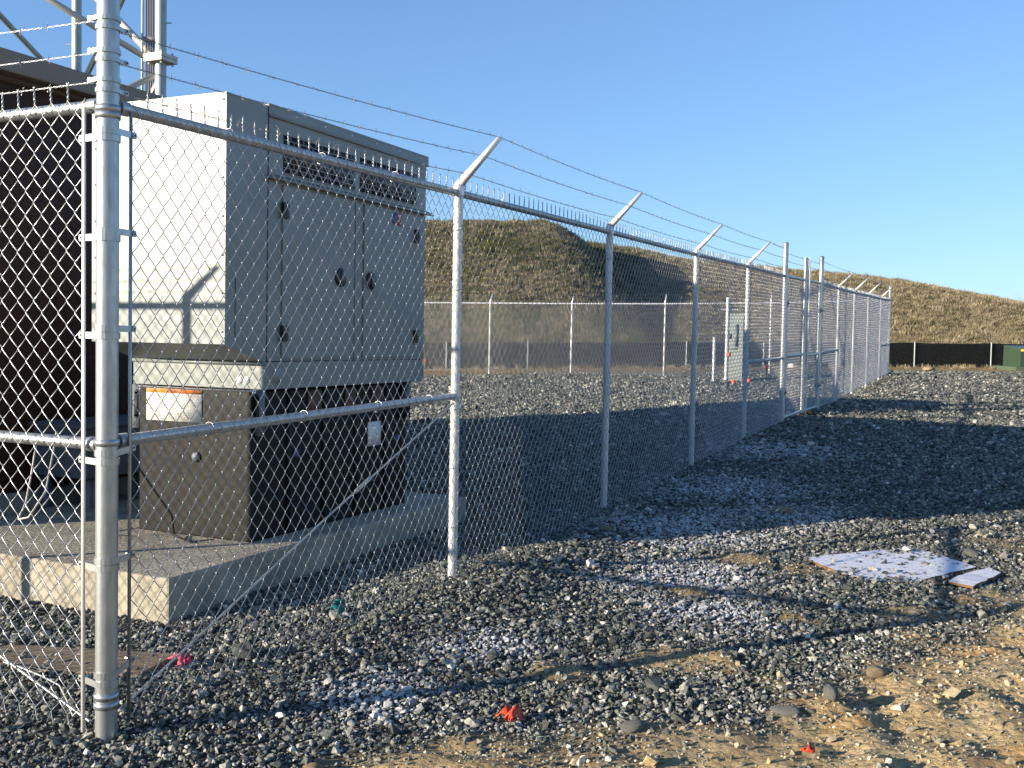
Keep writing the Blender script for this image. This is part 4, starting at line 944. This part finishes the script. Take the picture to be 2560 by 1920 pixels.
# ---------------------------------------------------------------- bare trees beyond the hill
def tree(name, lab, X, Z, zb, h, seed):
    q = random.Random(seed); x, y = cf(X, Z); t = thing(name, lab, 'tree', None, (x,y,zb))
    tr = MB(); br_ = MB()
    def grow(p, d, L, r, lev):
        n = 4; pts = [p]; dd = d
        for k in range(n):
            dd = (dd + np.array([q.gauss(0,.12), q.gauss(0,.12), q.gauss(.04,.06)])); dd /= np.linalg.norm(dd); pts.append(pts[-1]+dd*L/n)
        (tr if lev == 0 else br_).tube(pts, np.linspace(r, r*.5, n+1), 6 if lev < 2 else 3, caps=False)
        if lev < 5:
            for k in range(3 if lev else 6):
                i = q.randint(1 if lev else 2, n); a = q.uniform(0,6.28); s = q.uniform(.5,1.0)
                nd = dd*.75+np.array([math.cos(a)*s, math.sin(a)*s, .25]); nd /= np.linalg.norm(nd); grow(pts[i], nd, L*q.uniform(.55,.75), r*.5, lev+1)
    grow(np.array([x,y,zb]), np.array([0,0,1.]), h*.45, h*.022, 0)
    P(tr, 'trunk', BARK, t); P(br_, 'crown', BARK, t)
tree('bare_tree', 'leafless tree on the skyline at the far right, left of its neighbour', 72.2, 150, 2, 7.6, 1)
tree('bare_tree', 'leafless tree cut by the right edge of the picture on the skyline', 74.6, 150, 2, 8.0, 2)
# ---------------------------------------------------------------- light, sky, camera
EL = math.atan(.25); AZ = np.array([.6494,.7604])
sd = Vector((AZ[0]*math.cos(EL), AZ[1]*math.cos(EL), -math.sin(EL)))
L = bpy.data.lights.new('sun','SUN'); L.energy = 4.9; L.angle = R(.55); L.color = (1.0,.86,.68)
lo = bpy.data.objects.new('sun', L); COL.objects.link(lo); lo.rotation_euler = sd.to_track_quat('-Z','Y').to_euler()
w = bpy.data.worlds.new('World'); SC.world = w; w.use_nodes = True; nt = w.node_tree; bg = nt.nodes['Background']
sk_ = nt.nodes.new('ShaderNodeTexSky'); sk_.sky_type='NISHITA'; sk_.sun_disc=False; sk_.sun_elevation=EL; sk_.sun_rotation=math.atan2(-AZ[0], -AZ[1]); sk_.air_density=1.0; sk_.dust_density=.3; sk_.ozone_density=3.0; sk_.altitude=0
gm = nt.nodes.new('ShaderNodeGamma'); gm.inputs[1].default_value = .75; link(nt, sk_.outputs[0], gm.inputs[0])
tn = nt.nodes.new('ShaderNodeMixRGB'); tn.blend_type='MULTIPLY'; tn.inputs[0].default_value=1; tn.inputs[2].default_value=(1.286,1.655,2.17,1); link(nt, gm.outputs[0], tn.inputs[1])
link(nt, tn.outputs[0], bg.inputs[0]); bg.inputs[1].default_value = .0655
cam = bpy.data.cameras.new('camera'); cam.lens = 36*2600/2560; cam.sensor_width = 36; cam.clip_end = 2000; cam.clip_start=.05
co = bpy.data.objects.new('camera', cam); COL.objects.link(co)
pt = math.atan(.0415); rl = R(1.08)
F0 = Vector((FX,FY,0)); R0 = Vector((RX,RY,0)); Zu = Vector((0,0,1)); Fw = F0*math.cos(pt)-Zu*math.sin(pt); U1 = F0*math.sin(pt)+Zu*math.cos(pt)
Rv = R0*math.cos(rl)+U1*math.sin(rl); Uv = -R0*math.sin(rl)+U1*math.cos(rl)
M = Matrix((( Rv.x,Uv.x,-Fw.x,CAM[0]),(Rv.y,Uv.y,-Fw.y,CAM[1]),(Rv.z,Uv.z,-Fw.z,CAM[2]),(0,0,0,1))); co.matrix_world = M
SC.camera = co
SC.view_settings.view_transform='Standard'; SC.view_settings.look='None'; SC.view_settings.exposure=1.2; SC.view_settings.gamma=1
SC.cycles.max_bounces = 6
